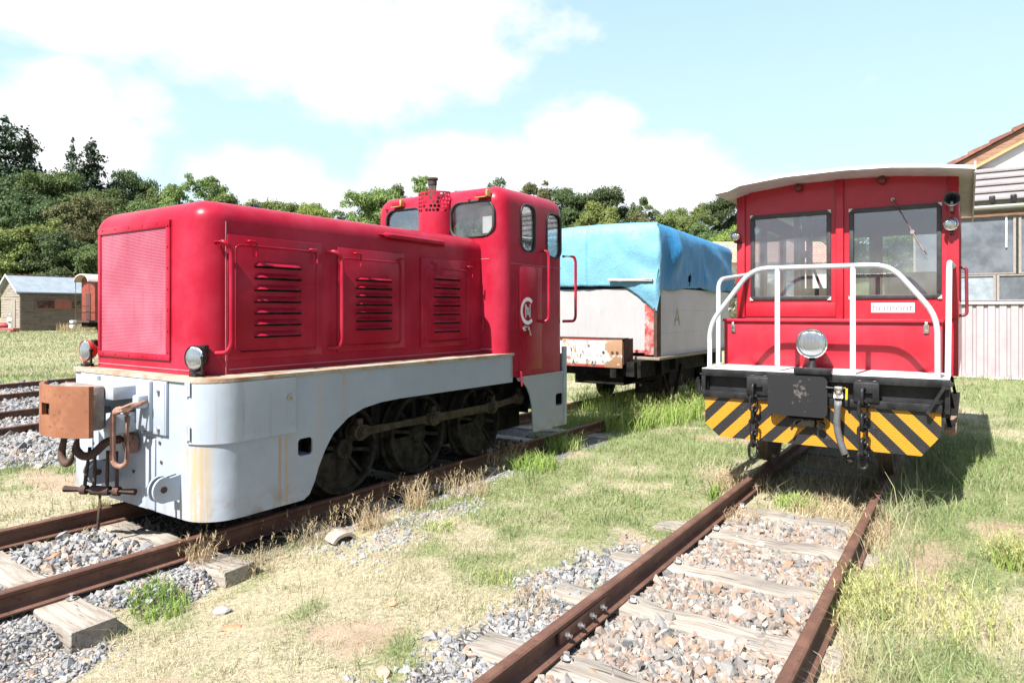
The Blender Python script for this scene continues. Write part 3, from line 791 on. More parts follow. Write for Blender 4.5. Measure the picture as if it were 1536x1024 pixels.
green_t = grass_mat('lush_grass_blades', [(.13, .24, .03), (.22, .36, .07), (.30, .42, .10)], [(.46, .44, .2), (.55, .48, .26)])
dry_t = grass_mat('dry_weed_stems', [(.22, .22, .08), (.30, .26, .12)], [(.46, .35, .22), (.62, .52, .36), (.36, .25, .16), (.55, .42, .28)])
def gp(px, py, z=-.12):
    Y = F_*(EYE-z)/(py-HY); return (px-768)*Y/F_, Y
def tuft(px, py, n, h, spread, dryness, label, mat, wd=.006, lean=(.2, .9), elong=(1, 1), yaw=0, heads=0.0, name='grass_tuft', cat='grass tuft', group=None):
    X, Y = gp(px, py)
    r = spread*np.sqrt(rng.random(n)); t_ = rng.uniform(0, 2*np.pi, n)
    ax, ay = r*np.cos(t_)*elong[0], r*np.sin(t_)*elong[1]
    bx = ax*math.cos(yaw)+ay*math.sin(yaw); by = -ax*math.sin(yaw)+ay*math.cos(yaw)
    hh = h*rng.uniform(.45, 1.1, n); dr = np.clip(dryness+rng.normal(0, .2, n), 0, 1)
    gz0 = float(ground_h(X, Y)); z = ground_h(X+bx, Y+by)-gz0-.012
    V, Fs, D = blades(bx, by, hh, wd*rng.uniform(.6, 1.3, n), rng.uniform(*lean, n), dr, z)
    if heads > 0:   # seed heads: little spindles of tiny blades at the tips
        tips = V.reshape(-1, 5, 3)[:, 4]; k = int(n*heads); idx = rng.choice(n, k, replace=False); m = 7
        T = np.repeat(tips[idx], m, 0); q = k*m
        off = rng.uniform(-1, 1, (q, 1))*np.array([[.004, .004, .03]])
        V2, F2, D2 = blades(T[:, 0]+off[:, 0], T[:, 1]+off[:, 1], rng.uniform(.018, .04, q), np.full(q, .005), rng.uniform(.3, 1.2, q), np.clip(rng.normal(.75, .2, q), 0, 1), T[:, 2]+off[:, 2]-.01)
        o2 = len(V); V = np.concatenate([V, V2]); Fs = [np.concatenate([Fs[0], F2[0]+o2]), np.concatenate([Fs[1], F2[1]+o2])]; D = np.concatenate([D, D2])
    o = grass_obj(name, V, Fs, D, mat); o.location = (X, Y, gz0)
    return tag(o, label, cat, group)
tuft(240, 884, 420, .13, .16, .05, 'bright green grass tuft between two sleeper ends beside the near rail', green_t, .006)
tuft(300, 838, 110, .22, .09, .95, 'dry straw weed clump leaning on the rail under the locomotive front corner', dry_t, .0045, (.1, .9), heads=.3)
tuft(388, 838, 70, .18, .12, .95, 'wispy dry weeds over the shaded sleeper end near the locomotive corner', dry_t, .004, (.2, 1.2), heads=.4)
tuft(470, 800, 110, .20, .20, .9, 'sparse dry weeds in the shade below the oval step hole', dry_t, .0045, (.1, 1.1), heads=.4)
tuft(555, 790, 130, .26, .12, .95, 'tall dry weed clump beside the arched pipe fragment', dry_t, .005, (.1, 1.0), heads=.4)
tuft(625, 758, 150, .30, .10, .95, 'tallest dry weed clump in front of the middle wheel', dry_t, .005, (.1, .8), heads=.35)
tuft(700, 738, 130, .28, .20, .9, 'dry weeds around the sleeper end before the rear wheel', dry_t, .0055, (.1, .9), heads=.4)
tuft(755, 692, 140, .26, .22, .85, 'brown seeding grass along the rail near the rear steps', dry_t, .007, (.1, .9), (.6, 1.6), LOY, heads=.5)
tuft(655, 792, 120, .09, .12, .2, 'low green weed on gravel in front of the locomotive wheels', green_t, .008, (.4, 1.2))
tuft(800, 700, 420, .24, .26, .08, 'lush green grass clump below the locomotive rear step plate', green_t, .008)
tuft(835, 668, 380, .26, .30, .2, 'tall green grass by the grey rear skirt', green_t, .010)
tuft(742, 868, 120, .10, .12, .35, 'small mixed grass tuft left of the fishplate joint', green_t, .005)
tuft(798, 905, 60, .16, .12, .8, 'thin pale stems on gravel beside the near left rail', dry_t, .004, (.1, .7), heads=.3)
tuft(1072, 742, 60, .24, .05, .1, 'single upright leafy weed left of the railbus track', green_t, .014, (.1, .8))
tuft(1112, 725, 420, .20, .26, .95, 'straw coloured grass where the left rail meets the railbus shadow', dry_t, .006, (.1, .9), heads=.3)
tuft(1195, 752, 320, .15, .18, .15, 'blue green weed patch between the rails before the railbus', green_t, .010, (.3, 1.1))
tuft(1235, 760, 460, .16, .28, .9, 'dry grass between the rails before the railbus wheels', dry_t, .006)
tuft(1100, 770, 360, .14, .20, .85, 'dry grass hiding the foot of the left rail', dry_t, .006)
tuft(1305, 800, 420, .17, .22, .8, 'dry grass fringe right of the right rail near the wheel', dry_t, .006, (.1, .9), (.6, 1.8), RBY, heads=.3)
tuft(1300, 905, 340, .19, .26, .5, 'pale yellow green seeding grass hugging the right rail', green_t, .007, (.1, .8), (.7, 1.7), RBY, heads=.7)
tuft(1385, 945, 300, .17, .42, .75, 'broad patch of bleached seeding grass near the front right', green_t, .006, (.1, .9), heads=.8)
tuft(1300, 1000, 200, .10, .22, .8, 'dry grass at the bottom edge right of the right rail', dry_t, .005)
tuft(1530, 868, 380, .24, .15, .35, 'tall pale grass tuft at the far right edge', green_t, .006, (.2, .8), heads=.5)
tuft(1450, 700, 300, .08, .35, .1, 'low green clover patch right of the railbus shadow', green_t, .010, (.4, 1.2))
tuft(150, 765, 70, .16, .07, .1, 'small leafy weed growing under the locomotive coupling', green_t, .014, (.3, 1.2))
tuft(150, 795, 60, .09, .15, .6, 'low pink flowered weed between the rails before the locomotive', dry_t, .007, (.3, 1.2))
for k, (px, py, n, h) in enumerate(((880, 636, 420, .42), (935, 640, 450, .48), (990, 636, 450, .50), (1040, 628, 420, .50), (900, 612, 420, .5), (960, 612, 420, .55), (1020, 606, 420, .6))):
    tuft(px, py, n, h*.88, .42, .20, 'long green grass clump growing along the underside of the tarpaulin wagon', green_t, .011, (.1, .8), heads=.15, group='long grass under the wagon')

def rubble(px, py, size, scale, name, label, cat, c, z=.0):
    X, Y = gp(px, py); v, f = ico(2)
    r2 = np.random.default_rng(px*7+py)
    v = v*(1+r2.uniform(-.08, .08, (len(v), 1)))
    for _ in range(7):
        d = r2.normal(size=3); d /= np.linalg.norm(d); p = v@d; v = v-np.maximum(p-r2.uniform(.45, .8), 0)[:, None]*d
    v = v*np.array(scale)*size; a = r2.uniform(0, 3); v = v@np.array([[math.cos(a), -math.sin(a), 0], [math.sin(a), math.cos(a), 0], [0, 0, 1]])
    o = obj(name, np_mesh(name, v, [f]), plain(name+'_surface', c, .9, 0, .25, 20, .4, 0, .2))
    o.location = (X, Y, float(ground_h(X, Y))+size*scale[2]*.35+z); return tag(o, label, cat)
rubble(345, 921, .06, (1.1, .7, .3), 'brick_fragment', 'flat orange brick fragment on dry grass right of the near sleeper end', 'brick', (.50, .20, .12))
rubble(588, 903, .05, (.7, 1.0, .35), 'brick_fragment', 'half buried orange brick fragment in the bare earth patch', 'brick', (.52, .25, .16))
rubble(645, 951, .04, (1, .8, .5), 'brick_fragment', 'round pink brick lump in green grass left of the near rail', 'brick', (.52, .27, .2))
rubble(575, 1008, .05, (1, .8, .5), 'brick_fragment', 'pink brick lump on gravel at the bottom edge', 'brick', (.50, .26, .2))
rubble(335, 890, .055, (1.1, .8, .6), 'stone', 'rounded grey stone on the grass near the orange brick', 'stone', (.33, .32, .32))
rubble(82, 829, .05, (1.2, .8, .6), 'brick_fragment', 'small orange brick piece in the ballast between the locomotive rails', 'brick', (.45, .19, .12))
# broken half pipe lying in the shade
X, Y = gp(512, 806)
m = MB(); t0 = bmesh.new()
po = arc(0, 0, .115, 15, 150, 10)+arc(0, 0, .092, 150, 15, 10)
m.prism(po, -.07, .07, 'xz')
ho = m.build('pipe_fragment', plain('pale_fired_clay', (.30, .25, .21), .9, 0, .3, 18, .4)); ho.location = (X, Y, float(ground_h(X, Y))-.035); ho.rotation_euler = (0, 0, R(40))
tag(ho, 'pale arched half pipe fragment lying in dry weeds below the locomotive wheels', 'pipe fragment')
# ------------------------------------------------------------------ red shunting locomotive
def tube_obj(name, pts, r, mat, parent, seg=10, rad=.05, closed=False):
    m = MB(); m.tube(smooth_path(pts, rad) if not closed else pts, r, seg, closed); return m.build(name, mat, parent, sharp=60)
def headlamp(parent, c, r, axis, depth, shell, name='headlamp'):
    """round lamp: bowl (thing part) with glass and bracket as sub-parts"""
    m = MB(); d = Vector(axis).normalized()
    m.lathe(c, d, [(r*.97, 0), (r*1.04, .008), (r*1.04, -.012), (r*.95, -depth*.35), (r*.72, -depth*.75), (r*.35, -depth), (0, -depth)][::1])
    o = m.build(name, shell, parent, sharp=40)
    g = MB(); g.lathe(c, d, [(r*.98, .001), (r*.85, .012), (r*.5, .021), (0, .025)]); g.build('lens', M['lens'], o)
    return o
def ring_gasket(poly, plane, t, r, name, mat, parent):
    P = [(p[0], t, p[1]) if plane == 'xz' else (t, p[0], p[1]) for p in poly]
    m = MB(); m.tube(P, r, 8, True); return m.build(name, mat, parent, sharp=80)
def pane(poly, plane, t, th, name, mat, parent):
    m = MB(); m.prism(poly, t-th/2, t+th/2, plane); return m.build(name, mat, parent)

LO = empty('shunting_locomotive', (LOO[0], LOO[1], 0), -LOY, 'red and pale grey shunting locomotive with long louvred hood and rear cab', 'locomotive')
HX0, HX1, HY0, HY1 = -.86, .74, .13, 3.30
hb = MB(); hb.rbox(HX0, HX1, HY0, HY1, 1.058, 2.262, .19, .13, .055, True)
hood = hb.build('hood', M['loco_red'], LO, sharp=50)
m = MB()                                                        # weld seam and base flange
pth = [(HX1+.003, .30), (HX1+.003, .312)]
m.box(HX1-.004, HX1+.003, .305, .312, 1.06, 2.13); m.build('weld_seam', plain('faded_pink_seam', (.42, .14, .17), .6), hood); m = MB(); m.box(HX0+.02, HX1-.15, HY0-.004, HY0+.01, 1.088, 1.094); m.build('weld_seam', bpy.data.materials['faded_pink_seam'], hood); m = MB()
m.box(HX1-.01, HX1+.004, .33, HY1, 1.09, 1.096); m.build('weld_seam', bpy.data.materials['faded_pink_seam'], hood)
# front grille: frame and fine horizontal mesh
GX0, GX1, GZ0, GZ1 = -.69, .358, 1.15, 2.152
m = MB(); y0, y1 = HY0-.016, HY0+.012; b = .042
m.box(GX0, GX1, y0, y1, GZ1-b-.01, GZ1, .004); m.box(GX0, GX1, y0, y1, GZ0, GZ0+b, .004)
m.box(GX0, GX0+b, y0+.002, y1, GZ0+b, GZ1-b-.01, .004); m.box(GX1-b-.012, GX1, y0+.002, y1, GZ0+b, GZ1-b-.01, .004)
gf = m.build('grille_frame', M['loco_red'], LO)
m = MB()
for k in range(7): m.cyl((GX1-.025, y0-.004, GZ0+.06+k*.15), (GX1-.025, y0+.01, GZ0+.06+k*.15), .007, 8)
for k in range(5): m.cyl((GX0+.08+k*.2, y0-.004, GZ1-.02), (GX0+.08+k*.2, y0+.01, GZ1-.02), .007, 8); m.cyl((GX0+.08+k*.2, y0-.004, GZ0+.02), (GX0+.08+k*.2, y0+.01, GZ0+.02), .007, 8)
m.build('screw', M['loco_red'], gf)
m = MB(); n = 84; zz0, zz1 = GZ0+b, GZ1-b-.01
m.box(GX0+b, GX1-b-.012, HY0-.001, HY0+.004, zz0, zz1)
for k in range(n):
    z = zz0+(zz1-zz0)*(k+.5)/n; m.box(GX0+b, GX1-b-.012, HY0-.0036, HY0-.001, z-.0040, z+.0030)
m.build('grille', M['loco_grille'], LO)
# doors in the hood side
def louvre(m, u0, u1, z, hgt, out):
    X = HX1+.0125; n = 10
    A, B = [], []
    for k in range(n+1):
        t = k/n; e = min(1, min(t, 1-t)*(u1-u0)/.028); e = math.sqrt(max(0, 1-(1-e)**2)) if e < 1 else 1
        u = u0+(u1-u0)*t
        A.append(m.bm.verts.new((X, u, z+hgt*(.25+.75*e)))); B.append(m.bm.verts.new((X+out*e, u, z+hgt*.1*e)))
    for k in range(n): m._f([A[k], A[k+1], B[k+1], B[k]], True)
def hood_door(u0, u1, z0, z1, bead, lv, nl, hooks, extra=None):
    m = MB(); m.box(HX1-.002, HX1+.011, u0, u1, z0, z1, .004)
    o = m.build('hood_door', M['loco_red'], LO)
    m = MB(); p = [(HX1+.011, q[0], q[1]) for q in rrect(bead[0], bead[1], bead[2], bead[3], .04, 4)]
    m.tube(p, .009, 8, True); m.build('bead', M['loco_red'], o, sharp=80)
    m = MB(); pitch = (lv[3]-lv[2])/(nl-.55)
    dk = MB()
    for k in range(nl):
        z = lv[3]-pitch*k-pitch*.52
        louvre(m, lv[0], lv[1], z, pitch*.46, .034); dk.box(HX1+.0105, HX1+.0125, lv[0]+.012, lv[1]-.012, z-.012, z+.012)
    m.build('louvre', M['loco_red'], o, sharp=60); dk.build('louvre_slot', M['dark'], o)
    for (hu, hz) in hooks:
        m = MB(); m.tube(smooth_path([(HX1, hu-.03, hz), (HX1+.035, hu-.03, hz+.002), (HX1+.038, hu+.03, hz), (HX1+.034, hu+.032, hz-.105)], .02, 4), .0085, 8)
        m.build('latch', M['loco_red'], o, sharp=70)
    return o
hood_door(.315, 1.148, 1.158, 2.04, (.375, 1.10, 1.21, 1.972), (.516, .953, 1.325, 1.872), 7, ((.50, 2.002), (1.05, 1.982)))
hood_door(1.31, 2.10, 1.17, 2.025, (1.35, 2.05, 1.215, 1.94), (1.495, 1.945, 1.357, 1.803), 7, ((1.51, 1.985), (2.06, 1.972)))
hood_door(2.32, 3.08, 1.16, 2.01, (2.38, 3.02, 1.215, 1.915), (2.488, 2.917, 1.312, 1.858), 7, ((2.50, 1.972), (3.05, 1.955)))
for (a, b2, z0, z1) in ((.235, .30, 1.21, 1.978), (1.215, 1.295, 1.202, 1.98)):
    tube_obj('handrail', [(HX1-.005, a, z1), (HX1+.075, a+.02, z1+.002), (HX1+.078, b2, z1-.05), (HX1+.078, b2, z0+.06), (HX1+.07, b2-.03, z0+.005), (HX1-.005, a, z0)], .0165, M['loco_red'], LO, 12, .05)
m = MB(); m.tube(smooth_path([(HX1-.02, 1.80, 2.175), (HX1+.05, 1.86, 2.17), (HX1+.055, 2.58, 2.165), (HX1-.01, 2.66, 2.15)], .04), .022, 10)
m.box(HX1-.05, HX1+.05, 1.86, 2.58, 2.158, 2.172, .004); m.build('rain_deflector', M['loco_red'], LO, sharp=40)
m = MB(); m.lathe((-.05, 1.12, 2.36), (-.35, -1, .1), [(0, -.10), (.03, -.09), (.045, -.03), (.06, .02), (.066, .05), (.055, .05), (.03, .0), (0, -.02)]); m.box(-.07, -.03, 1.12, 1.16, 2.29, 2.36)
m.build('horn', M['black'], LO)

# footplate and skirt
def plan_path(x0, x1, y0, y1, r, off=0, start='L'):
    return [(x0-off, y1)]+[(x0-off, y0+r)]+arc(x0+r, y0+r, r+off, 180, 270, 10)+arc(x1-r, y0+r, r+off, 270, 360, 10)+[(x1+off, y1)]
SX0, SX1, SR = -.98, 1.0, .24
m = MB(); m.prism(plan_path(SX0, SX1, -.005, 3.50, SR, .012), 1.032, 1.058, 'xy'); m.build('footplate', M['footplate'], LO)
m = MB(); m.strip(plan_path(SX0, SX1, 0, 3.48, SR)[::1], .12, 1.032, .014)
skirt = m.build('skirt', M['skirt'], LO)
c1 = MB(); poly = [(.55, -.2), (.60, .095), (.74, .105), (.82, .15), (.87, .24), (.905, .336), (.97, .46), (1.046, .565), (1.19, .665), (1.355, .723), (1.55, .75), (1.776, .758), (3.6, .752), (3.6, -.2)]
c1.prism(poly, .7, 2, 'yz'); c1b = MB(); c1b.prism(poly, -2, -.7, 'yz')
c2 = MB(); c2.prism(rrect(.716, .849, .445, .572, .03, 5), .9, 1.2, 'yz')
cut(skirt, [c1, c1b, c2])
m = MB(); m.box(.80, .985, .70, .865, .43, .442); m.box(.80, .812, .70, .865, .44, .60); m.build('step_pocket', M['skirt_plain'], LO)
m = MB()                                                          # hinged outer sheet round the corner
pp = [(.80, -.001)]+arc(SX1-SR, SR, SR+.001, 277, 360, 12)+[(SX1+.001, .45), (SX1+.001, .69)]
m.strip(pp, .63, 1.028, -.011); pan = m.build('corner_panel', M['skirt_plain'], LO)
m = MB()
for z in (.70, .99):
    m.cyl((.803, -.014, z-.05), (.803, -.014, z+.05), .008, 8); m.box(.775, .835, -.014, -.010, z-.045, z+.045)
m.build('hinge', M['skirt_plain'], pan)
m = MB(); m.cyl((1.008, .635, .885), (1.02, .635, .885), .022, 14); m.build('lock', M['steel'], pan)
m = MB(); m.box(-.66, .562, -.022, .0, .66, 1.026, .004)            # middle front plate
mp = m.build('front_plate', M['skirt_plain'], LO)
m = MB()
for k in range(24): m.cyl((.548, -.028, .675+k*.0145), (.548, -.02, .675+k*.0145), .004, 6)
for q in ((.47, .96), (.47, .70), (-.55, .96), (-.55, .70), (.30, .99), (.30, .67)): m.cyl((q[0], -.045, q[1]), (q[0], -.02, q[1]), .018, 6)
m.build('rivet', M['skirt_plain'], mp)
m = MB()
for (x, z) in ((.36, .55), (.36, .42), (.36, .30), (.47, .47), (.10, .36), (-.5, .5), (-.5, .35), (.45, .60)): m.cyl((x, -.006, z), (x, .004, z), .014, 10)
m.build('bolt_hole', M['rust_dark'], LO)
for q in (.28, -.62):
    m = MB(); m.box(q, q+.12, -.012, 0, .13, .62, .003); m.build('stiffener', M['skirt_plain'], LO)
for (x, lw) in ((.66, 1), (-.22, 1)):                                 # eye lugs
    mL = MB(); pl = arc(.0, .335, .085, 60, 285, 12)+[(.13, .25), (.13, .42)]
    mL.prism([(q[0]*.9-.11, q[1]) for q in pl], x-.028, x-.010, 'yz'); mL.prism([(q[0]*.9-.11, q[1]) for q in pl], x+.03, x+.048, 'yz')
    lug = mL.build('eye_lug', M['skirt_plain'], LO)
    mL = MB(); mL.cyl((x-.04, -.115, .34), (x+.052, -.115, .34), .022, 12); mL.build('pin', M['rust_dark'], lug)
# draw gear
dg_ = MB()
cx_, yc_ = -.05, -.40
n = 14; A = []
for k in range(n+1):
    t = -1+2*k/n; A.append((cx_-.05+.345*t, -.485+.12*(t*t)))
ins = [(p[0], p[1]+.03) for p in A[::-1]]
dg_.prism(A+ins, .662, 1.003, 'xy', True); db = dg_.build('buffer_plate', M['rust'], LO, sharp=50)
ck = MB(); ck.box(-.17, -.045, -.75, -.4, .80, .885); cut(db, [ck])
m = MB(); m.box(-.30, .06, -.44, -.28, .69, .97, .01); m.build('buffer_block', M['rust_dark'], LO)
m = MB(); m.box(-.34, .115, -.31, -.20, .685, .99, .02); m.cyl((.116, -.265, .91), (.119, -.265, .91), .022, 12); m.cyl((.116, -.265, .75), (.119, -.265, .75), .022, 12)
m.build('buffer_casting', rusty('grey_brown_casting', (.20, .17, .15), (.30, .25, .22), (.22, .10, .06), .7, 7), LO)
m = MB(); m.box(.08, .22, -.20, -.022, .895, .985, .006); m.box(-.34, -.20, -.20, -.022, .895, .985, .006); m.box(.08, .22, -.20, -.022, .665, .80, .006); m.box(-.34, -.20, -.20, -.022, .665, .80, .006); m.box(-.2, .08, -.20, -.022, .965, .985)
m.box(.22, .40, -.05, -.022, .68, 1.02, .004); m.box(-.56, -.34, -.05, -.022, .68, 1.02, .004)
m.build('buffer_support', M['skirt_plain'], LO)
hk = [(-.12, -.36, .68), (-.125, -.36, .61), (-.155, -.36, .55), (-.15, -.365, .49), (-.09, -.37, .458), (-.02, -.37, .468), (.03, -.37, .52), (.025, -.37, .58)]
m = MB(); m.tube(smooth_path(hk, .04, 4), .028, 10, radii=[.017+.009*math.sin(math.pi*i/(len(smooth_path(hk, .04, 4))-1))-.012*max(0, i/(len(smooth_path(hk, .04, 4))-1)-.7)/.3 for i in range(len(smooth_path(hk, .04, 4)))]); m.build('coupling_hook', M['rust_dark'], LO, sharp=60)
def link(name, c, half, w, r, ax_l, ax_w, mat, parent):
    """stadium shaped chain link: half length along ax_l, half width along ax_w"""
    c, L, Wv = Vector(c), Vector(ax_l).normalized(), Vector(ax_w).normalized(); P = []
    for k in range(9): t = math.pi*k/8; P.append(c+L*(half-w)+L*math.sin(t)*w+Wv*math.cos(t)*w)
    for k in range(9): t = math.pi+math.pi*k/8; P.append(c-L*(half-w)+L*math.sin(t)*w+Wv*math.cos(t)*w)
    m = MB(); m.tube(P, r, 10, True); return m.build(name, mat, parent, sharp=80)
m = MB(); m.box(.31, .39, -.12, -.04, .84, .93, .012); m.build('shackle_bracket', M['skirt_plain'], LO)
link('shackle_link', (.325, -.135, .855), .10, .042, .0175, (-.35, -.85, -.35), (.9, -.4, 0), M['rust_link'], LO)
link('shackle_link', (.285, -.185, .645), .195, .052, .0185, (0, 0, 1), (.85, .5, 0), M['rust_link'], LO)
# screw coupling hanging below: forged hook, shackle rods, spindle with lever
hk2 = [(.06, -.02, .59), (.05, -.10, .595), (.03, -.16, .585), (.0, -.20, .53), (-.03, -.235, .49), (-.07, -.275, .495), (-.09, -.30, .545), (-.075, -.30, .60), (-.06, -.295, .635)]
m = MB(); sp = smooth_path(hk2, .05, 4); m.tube(sp, .03, 10, radii=[.029-.020*max(0, (i/len(sp)-.7)/.3) for i in range(len(sp))]); m.build('draw_hook', M['rust_dark'], LO, sharp=60)
m = MB(); m.lathe((.13, -.04, .57), (0, 1, 0), [(.035, -.02), (.075, -.02), (.075, .02), (.035, .02)], 20, True); m.build('pin_washer', M['rust_link'], LO)
sp0, sp1 = Vector((-.24, -.31, .250)), Vector((.20, -.04, .235)); spd = (sp1-sp0).normalized()
for (tx, ty, tz, q) in ((-.11, -.20, .54, .28), (-.03, -.20, .54, .42), (.02, -.14, .52, .60), (.10, -.12, .52, .74)):
    c = sp0.lerp(sp1, q); m = MB(); m.tube([(tx, ty, tz), tuple(Vector((tx, ty, tz)).lerp(c, .5)), tuple(c)], .013, 8); m.lathe(c, spd, [(.012, -.02), (.033, -.02), (.033, .02), (.012, .02)], 14, True); m.build('coupling_rod_link', M['rust_dark'], LO, sharp=60)
m = MB(); m.tube([sp0, sp1], .023, 10); c = sp0.lerp(sp1, .5); m.tube([c, c+Vector((.0, 0, -.12)), c+Vector((-.03, 0, -.28))], .012, 8); m.lathe(c, spd, [(.0, -.06), (.034, -.06), (.034, .06), (.0, .06)], 14)
m.build('coupling_spindle', M['rust_dark'], LO, sharp=60)
# headlamps on the footplate
for (x, y, ax, shell) in ((.70, .10, (.22, -1, .02), M['black']), (-.86, .10, (.05, -1, .02), None)):
    shell = shell or plain('red_lamp_shell', (.45, .05, .03), .4)
    h = headlamp(LO, (x, y, 1.185), .082, ax, .085, shell)
    m = MB(); m.tube(smooth_path([(x-.095, y+.03, 1.19), (x-.095, y+.035, 1.085), (x+.095, y+.0, 1.085), (x+.095, y, 1.19)], .02), .010, 8); m.box(x-.04, x+.04, y-.02, y+.05, 1.058, 1.082, .004); m.cyl((x+.085, y, 1.19), (x+.115, y, 1.19), .012, 8)
    m.box(x-.03, x+.03, y+.05, y+.09, 1.21, 1.27, .008); m.build('lamp_bracket', M['black'], h)

# cab
CX0, CX1, CY0, CY1, CZ0 = -.84, 1.0, 3.27, 4.60, .80
m = MB(); m.rbox(CX0, CX1, CY0, CY1, CZ0, 2.815, .17, .17, .055)
cab = m.build('cab', M['loco_red'], LO, sharp=40)
ins_ = MB(); ins_.rbox(CX0+.03, CX1-.03, CY0+.03, CY1-.03, .9, 2.77, .14, .14, .05)
FR = rrect(.325, .905, 2.292, 2.668, .13); FL = rrect(-.645, -.07, 2.292, 2.668, .13)
S1 = rrect(3.64, 3.925, 2.16, 2.66, .10); S2 = rrect(4.17, 4.485, 2.125, 2.625, .10)
cf = MB(); cf.prism(FR, 3.2, 3.4, 'xz'); cf.prism(FL, 3.2, 3.4, 'xz'); RR_ = rrect(.16, .93, 2.12, 2.69, .12); RL_ = rrect(-.74, .02, 2.12, 2.69, .12); cr_ = MB(); cr_.prism(RR_, 4.5, 4.7, 'xz'); cr_.prism(RL_, 4.5, 4.7, 'xz')
cs = MB(); cs.prism(S1, .9, 1.1, 'yz'); cs.prism(S2, .9, 1.1, 'yz'); cs2 = MB(); cs2.prism(S1, -.95, -.75, 'yz'); cs2.prism(S2, -.95, -.75, 'yz')
cut(cab, [ins_, cf, cr_, cs, cs2])
for (pl_, t_, poly) in (('xz', CY0, FR), ('xz', CY0, FL), ('xz', CY1, RR_), ('xz', CY1, RL_), ('yz', CX1, S1), ('yz', CX1, S2), ('yz', CX0, S1), ('yz', CX0, S2)):
    wn = ring_gasket(poly, pl_, t_, .014, 'window_gasket', M['rubber'], cab)
    ti = t_+(.014 if t_ in (CY0, CX0) else -.014)
    pane(poly, pl_, ti, .005, 'window_pane', M['glass'], wn)
m = MB(); m.box(.745, .865, CY0+.022, CY0+.026, 2.325, 2.50); m.build('paper_notice', M['paper'], cab)
m = MB(); m.box(CX0+.05, CX1-.05, CY0+.05, CY1-.05, .95, 1.0); m.box(-.3, .5, CY0+.05, CY0+.4, 1.0, 1.85, .02); m.box(-.75, -.4, 4.1, 4.5, 1.0, 1.5, .02); m.build('cab_interior', M['interior'], cab)
seam_m = plain('worn_seam', (.36, .14, .15), .6)
for q in ((CX0+.19, CX1-.15, CY0-.004, CY0+.01, 2.048, 2.054), (CX1-.01, CX1+.004, CY0+.18, CY1-.1, 2.005, 2.011), (CX0+.19, CX1-.12, CY0-.006, CY0+.01, 1.10, 1.112)):
    m = MB(); m.box(*q); m.build('weld_seam', seam_m, cab)
m = MB(); m.box(CX1-.01, CX1+.006, 3.60, 4.06, .86, 1.995, .004); door = m.build('cab_door', M['loco_red'], cab)
m = MB(); m.lathe((CX1, 3.69, 1.32), (1, 0, 0), [(.034, 0), (.034, .012), (.015, .014), (.015, .05), (.022, .052), (.022, .062), (0, .066)]); m.tube([(CX1+.045, 3.69, 1.32), (CX1+.05, 3.72, 1.30), (CX1+.05, 3.75, 1.24)], .012, 8); m.build('door_handle', M['chrome'], door)
# emblem: broken ring with the letters N and B inside, on the door
em = MB(); ex, eu, ez, er = CX1+.0075, 3.765, 1.505, .150
outer = [(eu+er*math.cos(R(a))*.95, ez+er*math.sin(R(a))) for a in range(48, 313, 6)]; inner = [(eu+er*.72*math.cos(R(a))*.95, ez+er*.72*math.sin(R(a))) for a in range(312, 47, -6)]
V1 = [em.bm.verts.new((ex, p[0], p[1])) for p in outer]; V2 = [em.bm.verts.new((ex, p[0], p[1])) for p in inner[::-1]]
for k in range(len(V1)-1): em._f([V1[k], V1[k+1], V2[k+1], V2[k]])
white_e = plain('white_emblem_paint', (.80, .82, .86), .5, 0, .03); emo = em.build('emblem', white_e, door)
for (ch, dx, sx) in (('N', .0, 1.0), ('B', .004, .62)):
    me = text_mesh(ch, .19, .001, .006)
    lo = min(v.co.x for v in me.vertices); hi = max(v.co.x for v in me.vertices); lz = min(v.co.y for v in me.vertices); hz = max(v.co.y for v in me.vertices)
    for v in me.vertices:
        a, b_ = (v.co.x-(lo+hi)/2)*sx*.86, (v.co.y-(lz+hz)/2)*(1.05 if ch == 'N' else .62); v.co = (ex+(.0012 if ch == 'N' else .0005), eu+dx+a, ez+b_)
    obj('emblem_letter', me, white_e, emo)
for (u, uo, zt, zb) in ((4.08, 4.10, 2.175, 1.39), (4.60, 4.72, 2.155, 1.385)):
    tube_obj('handrail', [(CX1-.02, u-.03, zt), (CX1+.06, uo-.02, zt+.004), (CX1+.07, uo, zt-.05), (CX1+.07, uo, zb+.05), (CX1+.06, uo-.02, zb), (CX1-.02, u-.03, zb-.002)], .0165, M['loco_red'], LO, 12, .05)
m = MB(); m.tube([(.77, CY0, 1.42), (.77, CY0-.04, 1.42), (.80, CY0-.045, 1.415), (.80, CY0-.045, 1.30)], .008, 8); m.build('latch', M['loco_red'], LO, sharp=70)
# wiper motors
for x in (.79, -.43):
    m = MB(); m.box(x-.085, x+.045, CY0-.055, CY0+.01, 2.705, 2.755, .012); wm = m.build('wiper_motor', M['loco_red'], LO)
    m = MB(); m.box(x+.047, x+.075, CY0-.06, CY0+.01, 2.695, 2.77, .006); m.box(x-.085, x+.045, CY0-.058, CY0, 2.692, 2.703); m.build('motor_clamp', M['brass'], wm)
    m = MB(); m.tube([(x-.19, CY0, 2.685), (x-.20, CY0-.03, 2.69), (x-.22, CY0-.03, 2.72)], .009, 8); m.build('wiper_pivot', M['loco_red'], wm)
